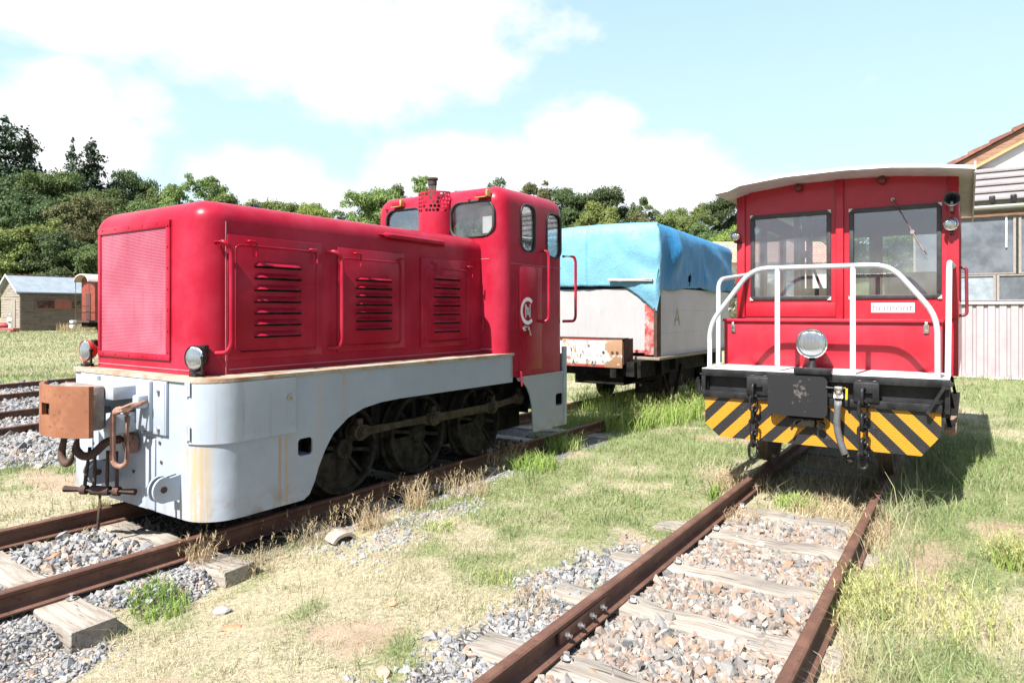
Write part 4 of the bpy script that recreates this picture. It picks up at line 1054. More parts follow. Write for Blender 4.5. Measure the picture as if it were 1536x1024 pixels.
# exhaust shroud with drilled cowl, and pipe
sx, sr = .125, .205
m = MB()
def shp(a, z, k=1.0): return (sx+sr*k*math.sin(a), CY0+.012-sr*k*math.cos(a), z)
A0, A1, NA = R(-84), R(84), 14; cell = (A1-A0)/NA; ch = .043; ztop = 2.80; Z0 = 2.24
def patch(a0, a1, z0, z1, hole):
    ac, zc = (a0+a1)/2, (z0+z1)/2; sq = []
    for k in range(16):
        t = 2*math.pi*k/16; c_, s_ = math.cos(t), math.sin(t); q = 1/max(abs(c_), abs(s_)); sq.append((ac+c_*q*(a1-a0)/2, zc+s_*q*(z1-z0)/2))
    if not hole:
        for kk, rev in ((1.0, 0), (.97, 1)):
            vs_p = [m.bm.verts.new(shp(p[0], p[1], kk)) for p in sq]; m._f(vs_p[::-1] if rev else vs_p, True)
        return
    hr_ = .0175; ci = [(ac+hr_/sr*math.cos(2*math.pi*k/16), zc+hr_*math.sin(2*math.pi*k/16)) for k in range(16)]
    O = [m.bm.verts.new(shp(p[0], p[1])) for p in sq]; I = [m.bm.verts.new(shp(p[0], p[1])) for p in ci]; J = [m.bm.verts.new(shp(p[0], p[1], .97)) for p in ci]; Q = [m.bm.verts.new(shp(p[0], p[1], .97)) for p in sq]
    for k in range(16):
        l = (k+1) % 16; m._f([O[k], O[l], I[l], I[k]], True); m._f([I[k], I[l], J[l], J[k]]); m._f([J[k], J[l], Q[l], Q[k]], True)
for j in range(5):
    sh_ = .5 if j % 2 else 0
    zt_, zb_ = ztop-.012-j*ch, ztop-.012-(j+1)*ch
    for i in range(NA):
        a0 = A0+cell*(i+sh_*.5); hole = not (j == 4 and i < 4) and (i+j) % 7 != 3
        patch(a0, a0+cell, zb_, zt_, hole)
    if sh_: patch(A0, A0+cell*.25, zb_, zt_, False)
for i in range(NA): patch(A0+cell*i, A0+cell*(i+1), ztop-.012, ztop, False); patch(A0+cell*i, A0+cell*(i+1), Z0, ztop-.012-5*ch, False)
bmesh.ops.remove_doubles(m.bm, verts=m.bm.verts[:], dist=.0004)
shr = m.build('exhaust_shroud', M['loco_red'], LO, sharp=40)
m = MB(); m.cyl((sx, CY0-.07, 2.3), (sx, CY0-.07, 2.90), .046, 20); m.lathe((sx, CY0-.07, 2.88), (0, 0, 1), [(.047, 0), (.05, .01), (.05, .055), (.062, .06), (.062, .08), (.042, .08), (.040, 0)]); m.build('exhaust_pipe', rusty('sooty_pipe', (.05, .045, .042), (.10, .08, .07), (.02, .02, .02), .7), LO)
# rear skirt and step
m = MB(); ar = [(3.57, .79), (3.60, .752), (3.68, .735), (3.76, .672), (3.82, .585), (3.86, .47), (3.88, .34), (3.888, .165), (4.30, .15), (4.30, .165), (4.60, .155), (4.60, .79)]
m.prism(ar, .985, 1.0, 'yz'); m.prism([(3.888, .165), (4.6, .155), (4.6, 1.0), (3.888, 1.0)], -.84, -.825, 'yz'); m.box(-.825, .985, 4.585, 4.6, .3, 1.0)
rs = m.build('rear_skirt', M['skirt'], LO)
ck = MB(); ck.prism(rrect(4.37, 4.54, .40, .54, .03, 4), .9, 1.1, 'yz'); cut(rs, [ck])
m = MB(); m.box(.972, 1.012, 4.55, 4.612, .16, 1.085, .004); m.box(.995, 1.012, 3.62, 4.545, .782, .797); m.build('corner_post', M['skirt_plain'], LO)
m = MB(); m.tube(smooth_path([(1.0, 3.58, .85), (1.03, 3.60, .85), (1.03, 3.61, .70)], .02), .012, 8); m.build('door_stay', M['loco_red'], LO)
m = MB(); m.box(.82, .985, 4.37, 4.585, .388, .40); m.build('step_pocket', M['skirt_plain'], LO); m = MB(); m.box(.84, .85, 4.30, 4.58, .36, .62); m.box(.85, .983, 4.572, 4.583, .402, .60); m.build('pocket_dark_sheet', M['dark'], LO)  # dark sheets added so the shade inside the step hole reads black
# running gear
m = MB()
for s in (-.36, .64): m.box(s-.015, s+.015, .35, 4.5, .40, .98)
m.box(-.36, .64, .55, .60, .35, .98); m.box(-.36, .64, 4.3, 4.34, .3, .98); m.box(-.8, .9, .2, .26, .25, 1.0); m.box(-.3, .55, .62, 4.28, .14, .98)
for u in (1.78, 2.70): m.box(.60, .70, u-.05, u+.05, .2, .8); m.box(.62, .74, u-.09, u-.05, .25, .6)
m.box(.55, .70, 3.6, 4.1, .45, .75, .03); m.box(-.9, .9, 1.2, 1.23, .80, .84)
m.build('underframe', M['dark'], LO)
WR = .375
def wheel(u, vf, sgn, ph):
    m = MB(); ax = (sgn, 0, 0); c = (vf, u, WR)
    m.lathe(c, ax, [(WR-.055, -.10), (WR+.028, -.10), (WR+.028, -.078), (WR, -.065), (WR-.006, .0), (WR-.012, .02), (WR-.05, .02), (WR-.06, -.01)], 40, True)
    o = m.build('wheel', M['grimy'], LO, sharp=30)
    m = MB(); m.lathe(c, ax, [(0, .035), (.03, .035), (.035, .028), (.082, .024), (.095, .0), (.095, -.07), (0, -.07)], 24)
    for k in range(10):
        a = ph+2*math.pi*k/10; d = Vector((0, math.cos(a), math.sin(a)))
        m.bar(Vector(c)+d*.08+Vector((-.03*sgn, 0, 0)), Vector(c)+d*(WR-.05)+Vector((-.03*sgn, 0, 0)), .035, .03)
    m.build('spokes', M['grimy'], o)
    m = MB(); a0 = ph+math.pi; poly = [(u+(WR-.055)*math.cos(a0+t), WR+(WR-.055)*math.sin(a0+t)) for t in np.linspace(-1.05, 1.05, 14)]+[(u+.06*math.cos(a0+t), WR+.06*math.sin(a0+t)) for t in (.9, -.9)]
    m.prism(poly, vf-.04*sgn, vf+.005*sgn, 'yz'); m.cyl((vf-.04*sgn, u+.155*math.cos(ph), WR+.155*math.sin(ph)), (vf+.02*sgn, u+.155*math.cos(ph), WR+.155*math.sin(ph)), .075, 18); m.build('counterweight', M['grimy'], o)
    return o
CR, PH = .155, R(62)
WU = (1.34, 2.24, 3.17)
for u in WU: wheel(u, .78, 1, PH); wheel(u, -.49, -1, PH+R(90))
m = MB()
for u in WU: m.cyl((-.49, u, WR), (.7, u, WR), .06, 14)
m.build('axle', M['dark'], LO)
pin = [(u+CR*math.cos(PH), WR+CR*math.sin(PH)) for u in WU]; jx = (3.78, .545)
def rod(p, q, x, w0, w1, nm):
    m = MB(); d = Vector((0, q[0]-p[0], q[1]-p[1])); L = d.length; d.normalize(); nrm = Vector((0, -d.z, d.y))
    A = Vector((x, p[0], p[1])); B = Vector((x, q[0], q[1])); vs = []
    prof = [(0, w0), (.07, w0), (.11, w0*.62), (L/2, w1*.62), (L-.11, w0*.62), (L-.07, w0), (L, w0)]
    top = [A+d*t+nrm*h for t, h in prof]; bot = [A+d*t-nrm*h for t, h in prof][::-1]
    m.prism([(v.y, v.z) for v in top+bot], x-.02, x+.02, 'yz')
    for P in (p, q):
        m.lathe((x, P[0], P[1]), (1, 0, 0), [(0, .06), (.022, .06), (.024, .05), (.040, .048), (.042, .036), (.066, .034), (.070, .02), (.070, -.03), (0, -.03)], 22)
        m.box(x-.015, x+.03, P[0]-.028, P[0]+.028, P[1]+.06, P[1]+.115, .008)
    return m.build(nm, M['grimy_rod'], LO, sharp=35)
rod(pin[0], pin[1], .88, .055, .042, 'coupling_rod'); rod(pin[1], pin[2], .895, .06, .06, 'coupling_rod'); rod(pin[2], jx, .87, .055, .05, 'coupling_rod')
# ------------------------------------------------------------------ boxy red railbus
RB = empty('railbus', (RBO[0], RBO[1], 0), -RBY, 'boxy red railbus with white hand rails and a yellow and black striped front plate', 'railbus')
CU = .92
def cc(v, z): return 1.087+(v-1.087)*1.0251, 1.5+(z-1.5)*1.0251
BX0, BX1 = cc(-.774, 2.5)[0], cc(1.022, 2.5)[0]; LEN = 3.9
# front wall with arched top and two real openings
def roof_z(v):   # underside of the roof
    P = [(-1.0, 2.60), (-.82, 2.612), (-.69, 2.662), (-.30, 2.700), (.18, 2.706), (.55, 2.690), (.90, 2.650), (1.14, 2.612), (1.3, 2.58)]
    for (a, za), (b, zb) in zip(P[:-1], P[1:]):
        if v <= b: return za+(zb-za)*(v-a)/(b-a)+.055
    return P[-1][1]
vs_ = np.linspace(BX0, BX1, 15)
W1 = (*cc(-.652, 1.607), *cc(.055, 2.414)); W2 = (*cc(.206, 1.610), *cc(.904, 2.407))     # v0 z0 v1 z1
m = MB(); m.prism([(BX0, .95), (BX1, .95)]+[(v, roof_z(v)+.004) for v in vs_[::-1]], CU, CU+.04, 'xz')
body = m.build('front_wall', M['bus_red'], RB)
ck = []
for W in (W1, W2):
    c = MB(); c.box(W[0]+.012, W[2]-.012, CU-.1, CU+.2, W[1]+.012, W[3]-.012); ck.append(c)
cut(body, ck)
m = MB()
m.box(BX0, BX0+.04, CU+.04, LEN, .95, 1.55); m.box(BX1-.04, BX1, CU+.04, LEN, .95, 1.60)
m.box(BX0, BX0+.04, CU+.04, LEN, 2.40, 2.59); m.box(BX1-.04, BX1, CU+.04, LEN, 2.40, 2.60)
for y in (CU+.04, 1.80, 2.75, LEN-.16):
    m.box(BX0, BX0+.04, y, y+.16, 1.55, 2.40); m.box(BX1-.04, BX1, y, y+.16, 1.60, 2.40)
m.build('side_wall', M['bus_red'], RB)
m = MB(); m.prism([(BX0+.04, .95), (BX1-.04, .95)]+[(v, roof_z(v)) for v in np.linspace(BX0+.04, BX1-.04, 13)[::-1]], LEN-.04, LEN, 'xz'); rw = m.build('rear_wall', M['bus_red'], RB)
c1 = MB(); c1.box(W1[0]-.05, W1[2]+.0, LEN-.2, LEN+.2, 1.58, 2.45); c2 = MB(); c2.box(W2[0], W2[2]-.05, LEN-.2, LEN+.2, 1.58, 2.45); cut(rw, [c1, c2])
m = MB()
for y in (1.12, 1.96, 2.91): m.box(BX0+.014, BX0+.02, y, y+.80, 1.55, 2.40); m.box(BX1-.02, BX1-.014, y, y+.80, 1.60, 2.40)
m.box(W1[0]-.05, W1[2], LEN-.022, LEN-.016, 1.58, 2.45); m.box(W2[0], W2[2]-.05, LEN-.022, LEN-.016, 1.58, 2.45)
m.build('side_window_pane', M['glass'], RB)
for W in (W1, W2):
    m = MB(); b = .036; y0, y1 = CU-.014, CU+.006
    m.box(W[0], W[2], y0, y1, W[3]-b, W[3], .003); m.box(W[0], W[2], y0, y1, W[1], W[1]+b, .003)
    m.box(W[0], W[0]+b, y0, y1, W[1]+b, W[3]-b, .003); m.box(W[2]-b, W[2], y0, y1, W[1]+b, W[3]-b, .003)
    fr = m.build('window_frame', M['frame_black'], RB)
    m = MB()
    for (a, z) in ((W[0], W[1]), (W[0], W[3]), (W[2], W[1]), (W[2], W[3])):
        q = .03; sa = 1 if a == W[0] else -1; sz = 1 if z == W[1] else -1
        m.prism([(a-.003*sa, z-.003*sz), (a+q*sa, z-.003*sz), (a-.003*sa, z+q*sz)], y0-.003, y0-.0005, 'xz')
    m.build('frame_corner', M['white'], fr)
    m = MB(); m.box(W[0]+.02, W[2]-.02, CU+.012, CU+.017, W[1]+.02, W[3]-.02); m.build('window_pane', M['glass_bus'], fr)
m = MB(); pz = cc(.13, 1.45); m.box(*[cc(q, 2)[0] for q in (.098, .162)], CU-.035, CU+.002, 1.43, roof_z(.13), .006); m.build('centre_post', M['bus_red'], RB)
m = MB()
for s, q in ((1, BX0), (-1, BX1)):
    m = MB(); m.box(q-.004*s, q+.075*s, CU-.028, CU, 1.44, roof_z(q)-.004, .006); m.build('corner_pillar', M['bus_red'], RB)
m = MB(); m.box(BX0+.08, cc(.098, 2)[0]-.003, CU-.010, CU+.001, W1[1]-.16, W1[1]-.03, .003)
m.build('front_panel', M['bus_red'], RB)
m = MB(); pp = [(v, roof_z(v)-.001) for v in np.linspace(BX0-.0, BX1, 13)]; m.prism([(v, z-.03) for v, z in pp]+pp[::-1], CU-.03, CU-.002, 'xz'); m.build('roof_cornice', M['bus_red'], RB)
# roof sheet
rv = [-.925, -.80, -.69, -.50, -.30, -.05, .18, .36, .55, .73, .90, 1.03, 1.135]
m = MB(); up = [(v, roof_z(v)+.026) for v in rv]; dn = [(v, roof_z(v)) for v in rv]
y0, y1 = .52, LEN+.28; prev = None
m.prism(dn+up[::-1], y0, y1, 'xz', True); 
for v_ in m.bm.verts:
    if abs(v_.co.y-y0) < 1e-4: v_.co.z -= .055
ro = m.build('roof', M['roof_white'], RB, sharp=45)
m = MB(); m.prism([(v, z+.004) for v, z in up]+[(v, z+.010) for v, z in up[::-1]], y0-.012, y1-.3, 'xz', True)
for v_ in m.bm.verts:
    if v_.co.y < y0: v_.co.z -= .055
m.prism([(v, z-.071) for v, z in up]+[(v, z-.045) for v, z in up[::-1]], y0-.016, y0-.004, 'xz', True); m.build('roof_covering', plain('white_roof_felt', (.74, .74, .73), .6, 0, .1, 10, .15), ro)
m = MB(); m.box(1.128, 1.142, y0, y1, roof_z(1.135)-.07, roof_z(1.135)+.02); m.build('roof_edge_strip', M['roof_white'], ro)
for v in (-.211, .468):
    m = MB(); c = cc(v, 2.65); m.lathe((c[0], CU-.03, c[1]-.015), (0, -1, 0), [(.036, 0), (.036, .03), (.028, .045), (0, .05)], 18); m.build('marker_lamp', plain('dark_red_marker', (.10, .012, .012), .35), RB)
# nose box under the windows
m = MB(); m.box(-.862, .912, .60, CU, .985, 1.405, .006); nb_ = m.build('nose_box', M['bus_red'], RB)
m = MB(); m.box(-.872, .922, .575, CU+.0, 1.405, 1.432, .006); m.build('lid', M['bus_red'], nb_)
for v, z in ((-.773, 1.349), (.801, 1.364)):
    m = MB(); m.box(v-.018, v+.018, .585, .600, z-.045, z+.025, .003); m.box(v-.012, v+.012, .572, .585, z-.005, z+.05, .003); m.cyl((v, .578, z-.02), (v, .59, z-.02), .011, 10); m.build('toggle_latch', M['steel'], nb_)
# deck and buffer beam
m = MB(); m.box(-.88, .975, .045, .60, .985, .998); m.box(-.88, .975, .0, .045, .994, .999); m.build('deck', M['white'], RB)
m = MB(); m.box(-.884, .98, -.0, .05, .932, .990, .004); m.box(-.868, .93, -.012, .05, .745, .805, .004); m.box(-.884, .98, .085, .10, .70, .985); m.box(-.88, -.84, .05, .09, .75, .98); m.box(.94, .97, .05, .09, .75, .98); m.box(-.884, -.85, .0, .055, .805, .932); m.box(.945, .975, .0, .055, .74, .932)
bb = m.build('buffer_beam', M['black'], RB)
m = MB()
for v in (-.84, -.62, -.54, -.1, .2, .6, .66, .9): m.cyl((v, -.004, .96), (v, .002, .96), .010, 8)
for v in (-.84, -.6, .62, .88): m.cyl((v, -.016, .775), (v, -.01, .775), .010, 8)
m.build('bolt_head', M['black'], bb)
m = MB(); m.tube([(-.90, .05, .94), (-.925, .05, .90), (-.925, .05, .80), (-.90, .05, .76)], .022, 8); m.build('beam_end_loop', M['black'], bb)
m = MB(); m.prism(rrect(-.302, .155, .648, .978, .045, 5), -.075, -.060, 'xz'); m.box(-.22, .08, -.06, .01, .67, .95); cp = m.build('coupler_plate', M['black_worn'], RB)
m = MB(); m.box(-.105, .178, -.045, .05, .990, 1.038, .004); m.build('lamp_base', M['black'], RB)
m = MB(); m.box(-.09, .06, -.05, .02, .56, .66, .01); m.cyl((-.14, -.04, .635), (.12, -.04, .635), .014, 8); m.tube([(-.05, -.05, .62), (-.09, -.06, .60), (-.12, -.06, .53)], .010, 8); m.cyl((.10, -.05, .58), (.10, .0, .58), .03, 12); m.build('coupling_pin_housing', M['grimy'], RB)
for (a, b) in ((-.488, -.305), (.334, .518)):
    m = MB(); m.box(a, b, -.032, .0, .790, .948, .012); m.box(a+.01, b-.01, -.02, .03, .945, .956, .004)
    br = m.build('chain_bracket', M['black'], RB)
    m = MB()
    for v in (a+.04, b-.04): m.cyl((v, .0, .95), (v, .0, .972), .011, 6)
    m.cyl((a+.05, -.05, .865), (b-.05, -.05, .865), .014, 8); m.build('bolt_head', M['black'], br)
def chain(x, ztop, n, side):
    t = empty('hanging_chain', (0, 0, 0)); return t
for (x, zt, zb, lab, L) in ((-.418, .872, .285, 'short black chain hanging left of the coupler plate on the striped front', .115), (.408, .885, .30, 'heavier black chain hanging right of the rubber hose on the striped front', .128)):
    n = 6; pitch = (zt-zb)/n
    e = empty('chain', (0, 0, 0)); e.parent = None
    e.location = (*from_local(x, -.055, RBO, RBY), zt); e.rotation_euler = (0, 0, -RBY); tag(e, lab, 'chain')
    for k in range(n):
        z = -pitch*(k+.5)
        link('chain_link', (0, -.006*k, z), pitch*.5+.017, .030 if k % 2 else .030, .0115 if x < 0 else .014, (0, 0, 1), (1, .35, 0) if k % 2 else (.2, 1, 0), M['black'], e)
# brake hose
hose = empty('brake_hose', (*from_local(.236, -.03, RBO, RBY), .88), -RBY, 'grey rubber hose hanging from a brass fitted tap on the front beam', 'hose')
m = MB(); m.tube(smooth_path([(0, -.05, -.05), (-.004, -.06, -.16), (-.012, -.06, -.28), (.012, -.055, -.40), (.055, -.05, -.52)], .1, 6), .027, 12); m.build('hose', plain('grey_rubber_hose', (.085, .085, .09), .55, 0, .2), hose, sharp=60)
m = MB(); m.cyl((0, -.05, -.06), (0, -.05, -.01), .032, 14); m.cyl((0, -.05, -.01), (0, -.05, .03), .022, 12); m.cyl((-.09, -.045, .015), (.04, -.045, .015), .012, 10); m.box(-.03, .03, -.075, -.02, -.005, .03, .008); m.build('hose_fitting', M['steel'], hose)
m = MB(); m.tube([(.045, -.05, .02), (.06, -.05, .015), (.058, -.05, -.07)], .009, 8); m.build('tap_handle', M['yellow'], hose)
m = MB(); m.cyl((.045, -.05, -.50), (.072, -.05, -.56), .034, 14); m.build('hose_end', M['grimy'], hose)
# striped plate
m = MB(); m.prism([(-.857, .742), (-.857, .512), (-.725, .402), (.795, .408), (.922, .575), (.922, .775), (.0, .745)], .015, .027, 'xz'); m.build('striped_plate', M['stripes'], RB)
# headlamp on stand
h = headlamp(RB, (-.045, .40, 1.222), .118, (0, -1, .03), .11, M['black'])
m = MB(); m.lathe((-.045, .398, 1.222), (0, -1, .03), [(.118, -.012), (.130, -.004), (.130, .010), (.120, .016), (.113, .006)], 32); m.build('bezel', M['chrome'], h, sharp=60)
m = MB(); m.tube([(-.045, .43, 1.115), (-.045, .42, 1.06), (-.045, .40, 1.0)], .03, 12, radii=[.022, .026, .05]); m.box(-.03, -.06, .40, .46, 1.09, 1.14); m.build('lamp_stand', M['black'], h)
# hand rails
hr = tube_obj('hand_rail', [(-.822, .03, .995), (-.822, .03, 1.386), (-.455, .03, 1.866), (.586, .03, 1.862), (.896, .03, 1.465), (.899, .03, .995)], .0205, M['white_rail'], RB, 14, .13)
for v in (-.248, .325): tube_obj('hand_rail_post', [(v, .03, .995), (v, .03, 1.862)], .0205, M['white_rail'], hr, 14)
tube_obj('hand_rail', [(-.865, .42, .995), (-.862, .42, 1.80), (-.72, CU-.01, 1.86)], .0195, M['white_rail'], RB, 14, .10)
tube_obj('hand_rail', [(.955, .42, .995), (.965, .42, 1.89), (.985, CU, 1.88)], .0205, M['white_rail'], RB, 14, .05)
# lamps, horn, sign, wiper
for (v, z, r) in ((.970, 2.215, .052), (-.775, 2.221, .042)):
    c = cc(v, z); h = headlamp(RB, (c[0], CU-.09, c[1]), r, (0, -1, 0), .06, M['steel'])
    m = MB(); m.lathe((c[0], CU-.092, c[1]), (0, -1, 0), [(r, -.01), (r*1.1, 0), (r*1.1, .008), (r*.98, .012)], 24); m.build('bezel', M['chrome'], h, sharp=60)
    m = MB(); m.cyl((c[0], CU-.08, c[1]-r*1.5), (c[0], CU-.08, c[1]-r*.8), .018, 10); m.bar((c[0], CU-.08, c[1]-r*1.4), (c[0]+(.06 if v < 0 else 0), CU, c[1]-r*1.4), .02, .02); m.build('lamp_bracket', M['grimy'], h)
c = cc(.979, 2.406); m = MB(); m.lathe((c[0], CU-.19, c[1]), (0, -1, 0), [(.0, -.16), (.018, -.15), (.020, -.06), (.030, -.02), (.056, .02), (.060, .022), (.054, .016), (.026, -.03), (.012, -.08), (0, -.10)], 24); m.bar((c[0], CU-.2, c[1]-.02), (c[0], CU-.19, c[1]-.10), .02, .02); m.bar((c[0], CU-.2, c[1]-.09), (c[0], CU, c[1]-.09), .02, .015); m.build('horn', plain('dark_grey_horn', (.05, .055, .06), .35, .5), RB, sharp=50)
s0, s1 = cc(.380, 1.575), cc(.710, 1.490)
m = MB(); m.box(s0[0], s1[0], CU-.004, CU+.001, s1[1], s0[1]); sg = m.build('name_plate', plain('pinkish_white_plate', (.52, .46, .47), .5, 0, .04), RB)
me = text_mesh('brimont', .085, .0006)
lo = min(v.co.x for v in me.vertices); hi = max(v.co.x for v in me.vertices); lz = min(v.co.y for v in me.vertices); hz = max(v.co.y for v in me.vertices)
for v in me.vertices: v.co = ((s0[0]+s1[0])/2+((v.co.x-lo)/(hi-lo)-.5)*(s1[0]-s0[0])*.93, CU-.0048, (s0[1]+s1[1])/2+((v.co.y-lz)/(hz-lz)-.5)*.056)
obj('lettering', me, plain('faded_grey_lettering', (.33, .28, .32), .6), sg)
a, b = cc(.549, 2.46), cc(.777, 2.01); mid = (a[0]+(b[0]-a[0])*.64, a[1]+(b[1]-a[1])*.64)
m = MB(); m.tube([(a[0], CU-.045, a[1]), (mid[0], CU-.05, mid[1]), (b[0], CU-.04, b[1])], .009, 8); m.tube([(mid[0]-.10, CU-.03, mid[1]+.20), (b[0]+.02, CU-.025, b[1]-.03)], .006, 6); m.cyl((mid[0], CU-.06, mid[1]), (mid[0], CU-.02, mid[1]), .018, 10); m.cyl((a[0], CU-.05, a[1]), (a[0], CU, a[1]), .016, 10); m.build('wiper', plain('pinkish_grey_wiper', (.34, .26, .26), .4, .5), RB, sharp=70)
tube_obj('grab_handle', [(BX1-.01, 1.12, 1.88), (BX1+.055, 1.12, 1.88), (BX1+.06, 1.12, 1.47), (BX1-.01, 1.12, 1.46)], .014, plain('dark_red_handle', (.16, .02, .03), .4), RB, 10, .04)
m = MB(); m.bar((.955, -.03, .965), (.835, -.035, .74), .045, .022); m.cyl((.955, -.05, .955), (.955, .0, .955), .03, 12); m.bar((.93, -.03, .975), (1.0, -.03, .96), .05, .03); m.build('coupling_lever', M['black'], RB)
m = MB(); m.box(.93, 1.012, .35, 3.4, .535, .575, .004); m.build('step_board', M['step_wood'], RB); m = MB(); m.box(-.99, -.90, .35, 3.4, .520, .555, .004); m.build('step_board', M['step_wood'], RB)
m = MB()
for s in (-.93, .97):
    for y in (.5, 1.8, 3.2): m.bar((s, y, .56), (s*.92, y, .97), .03, .02)
m.box(-.80, .86, .10, LEN-.1, .72, .97); m.box(-.62, .62, .5, LEN-.4, .42, .72); m.build('chassis', M['dark'], RB)
# wheels
for u in (1.18, 3.0):
    for (v, s) in ((RL-.02, -1), (RR+.02, 1)):
        m = MB(); r = .31; m.lathe((v, u, r), (s, 0, 0), [(.0, -.04), (r-.07, -.04), (r-.04, -.06), (r+.026, -.06), (r+.026, -.036), (r, -.024), (r-.008, .05), (r-.05, .05), (r-.07, .0), (.09, .0), (.085, .05), (0, .05)], 36); m.build('wheel', rusty('wheel_tread', (.10, .08, .065), (.16, .12, .09), (.05, .04, .035), .5, 8, .1, .4), RB, sharp=30)
    m = MB(); m.cyl((RL, u, .31), (RR, u, .31), .05, 12); m.build('axle', M['dark'], RB)
# interior
m = MB(); m.box(BX0+.05, BX1-.05, CU+.05, LEN-.05, .955, .985); m.build('floor', M['interior'], RB)
m = MB(); m.box(-.25, .02, CU+.12, CU+.5, .985, 1.72, .01); m.box(.25, .9, CU+.06, CU+.34, .985, 1.62, .01); m.build('control_desk', M['dark'], RB)
m = MB(); m.tube([(-.10, CU+.3, 1.72), (-.22, CU+.35, 2.02)], .016, 8); m.lathe((-.245, CU+.36, 2.07), (-.35, .1, .9), [(0, -.04), (.03, -.03), (.035, 0), (.02, .03), (0, .035)], 14); m.build('brake_lever', M['interior_red'], RB)
m = MB(); m.tube([(-.70, CU+.18, 1.90), (.05, CU+.18, 1.91)], .012, 8); m.build('inner_bar', M['white'], RB)
m = MB()
for v in (-.55, -.42): m.box(v, v+.05, 2.2, 2.3, .985, 2.6)
m.build('inner_post', M['interior_red'], RB)
m = MB(); m.box(.3, .85, 2.6, 3.1, .985, 1.45, .03); m.box(.3, .85, 3.05, 3.15, 1.45, 1.95, .03); m.build('seat', plain('brown_seat', (.14, .10, .07), .6), RB)
# ------------------------------------------------------------------ wagon under a blue tarpaulin
def LW(v, u, z=0): return (*from_local(v, u, LOO, LOY), z)
WA = empty('tarpaulin_wagon', LW(0, 7.4), -LOY, 'flat wagon with tall pale boarded sides standing behind the red locomotive', 'wagon')
board = paint('faded_pale_board', (.30, .30, .31), .7, 0, (.22, .20, .20), .5, .25, .15, (.34, .33, .34))
m = MB(); m.box(-1.0, 1.0, 0, .03, .86, 1.86); m.build('end_board', board, WA)
def planks(nm, x0, x1, y0, y1, z0, z1, n, mat, par):
    m = MB()
    for k in range(n): m.box(x0, x1, y0, y1, z0+(z1-z0)*k/n+.0012, z0+(z1-z0)*(k+1)/n-.0006)
    return m.build(nm, mat, par)
side = paint('faded_pinkish_plank', (.52, .48, .49), .75, 0, (.40, .36, .36), .5, .12, .05, (.57, .53, .54))
sb = planks('side_board', .975, .998, .12, 3.6, .80, 1.87, 3, side, WA); planks('side_board', -.998, -.975, .12, 3.6, .80, 1.87, 3, side, WA)
m = MB(); m.box(-.99, .99, 3.57, 3.6, .80, 1.87); m.build('end_board', board, WA)
me = text_mesh('A', .42, .0005)
for v in me.vertices: v.co = (1.0005, .84+v.co.x, 1.40+v.co.y)
obj('painted_letter', me, plain('faint_yellow_letter', (.60, .585, .40), .8), sb)
m = MB(); m.box(.955, 1.01, -.03, .13, .78, 1.90, .006); m.build('corner_post', M['rust_dark'], WA)
m = MB(); m.box(.80, .955, -.012, .0, .83, 1.84, .002); m.box(-.9, .84, -.010, .0, .86, .90); m.build('red_edge_strip', rusty('flaking_red_paint', (.33, .04, .035), (.40, .30, .29), (.3, .07, .055), .7, 8, .1), WA)
m = MB(); m.box(-.98, 1.06, -.05, 3.7, .755, .80, .006); m.build('floor', wood('grey_floor_plank', (.16, .13, .11), (.27, .23, .19), along='x'), WA)
def mk_head():
    t = NT('rust_streaked_white_headstock'); co = t.coord(); x, y, z = t.sep(co)
    n = t.noise(co, 7, 6, .7); n2 = t.noise(t.mapping(co, (6, 6, 2)), 3, 5, .65)
    edge = t.math('MAXIMUM', t.step(z, 1.05, 1.065), t.step(z, .70, .68))
    base = t.mix(edge, (.44, .43, .41), (.34, .045, .035))
    rst = t.step(t.math('ADD', n, t.math('MULTIPLY', t.step(x, .25, .55), .16)), .56, .60)
    base = t.mix(rst, base, (.27, .15, .085))
    blk = t.math('MULTIPLY', t.step(n2, .60, .63), t.step(x, .5, .2))
    base = t.mix(blk, base, (.04, .03, .03)); t.bsdf(base, .7, 0, t.bump(n, .2, .01)); return t.mat
m = MB(); m.box(-.80, .66, -.52, -.49, .65, 1.085, .004); hs = m.build('headstock', mk_head(), WA)
m = MB(); m.box(-.80, .70, -.53, -.36, 1.085, 1.10, .003); m.box(.645, .67, -.49, -.15, .70, 1.085); m.build('headstock_flange', M['rust_dark'], hs)
m = MB()
for q in (.35, .5, .58): m.cyl((q, -.53, .88), (q, -.515, .88), .022, 8)
m.build('rivet', M['rust_dark'], hs)
m = MB(); m.box(-.55, -.45, -.5, 3.9, .5, .75); m.box(.45, .55, -.5, 3.9, .5, .75); m.box(-.8, .8, -.4, -.3, .52, .74); m.box(.55, .95, .3, .4, .5, .75); m.box(-.95, .95, .9, 1.0, .55, .75); m.box(-.95, .95, 2.6, 2.7, .55, .75); m.bar((.9, .35, .55), (.75, .75, .18), .06, .05); m.tube([(.7, -.2, .42), (.7, .5, .36), (.7, 1.1, .40)], .025, 8); m.box(.60, .86, -.3, 3.6, .50, .755); m.box(.5, .7, .3, 3.4, .20, .5); m.box(-.6, .3, .3, 3.4, .30, .6); m.bar((.88, .45, .6), (.86, .8, .12), .05, .05); m.bar((.88, 1.35, .6), (.86, 1.1, .12), .05, .05); m.box(.68, .84, .9, 1.2, .25, .5, .02); m.box(.68, .84, 2.5, 2.8, .25, .5, .02)
m.build('underframe', M['dark'], WA)
for u in (1.05, 2.65):
    for (v, s) in ((.66, 1), (-.40, -1)):
        m = MB(); r = .29; m.lathe((v, u, r), (s, 0, 0), [(0, -.04), (r+.02, -.05), (r+.02, -.03), (r, -.02), (r-.01, .05), (r-.05, .05), (r-.07, .0), (.08, .0), (.07, .06), (0, .06)], 28); m.build('wheel', M['grimy'], WA, sharp=30)
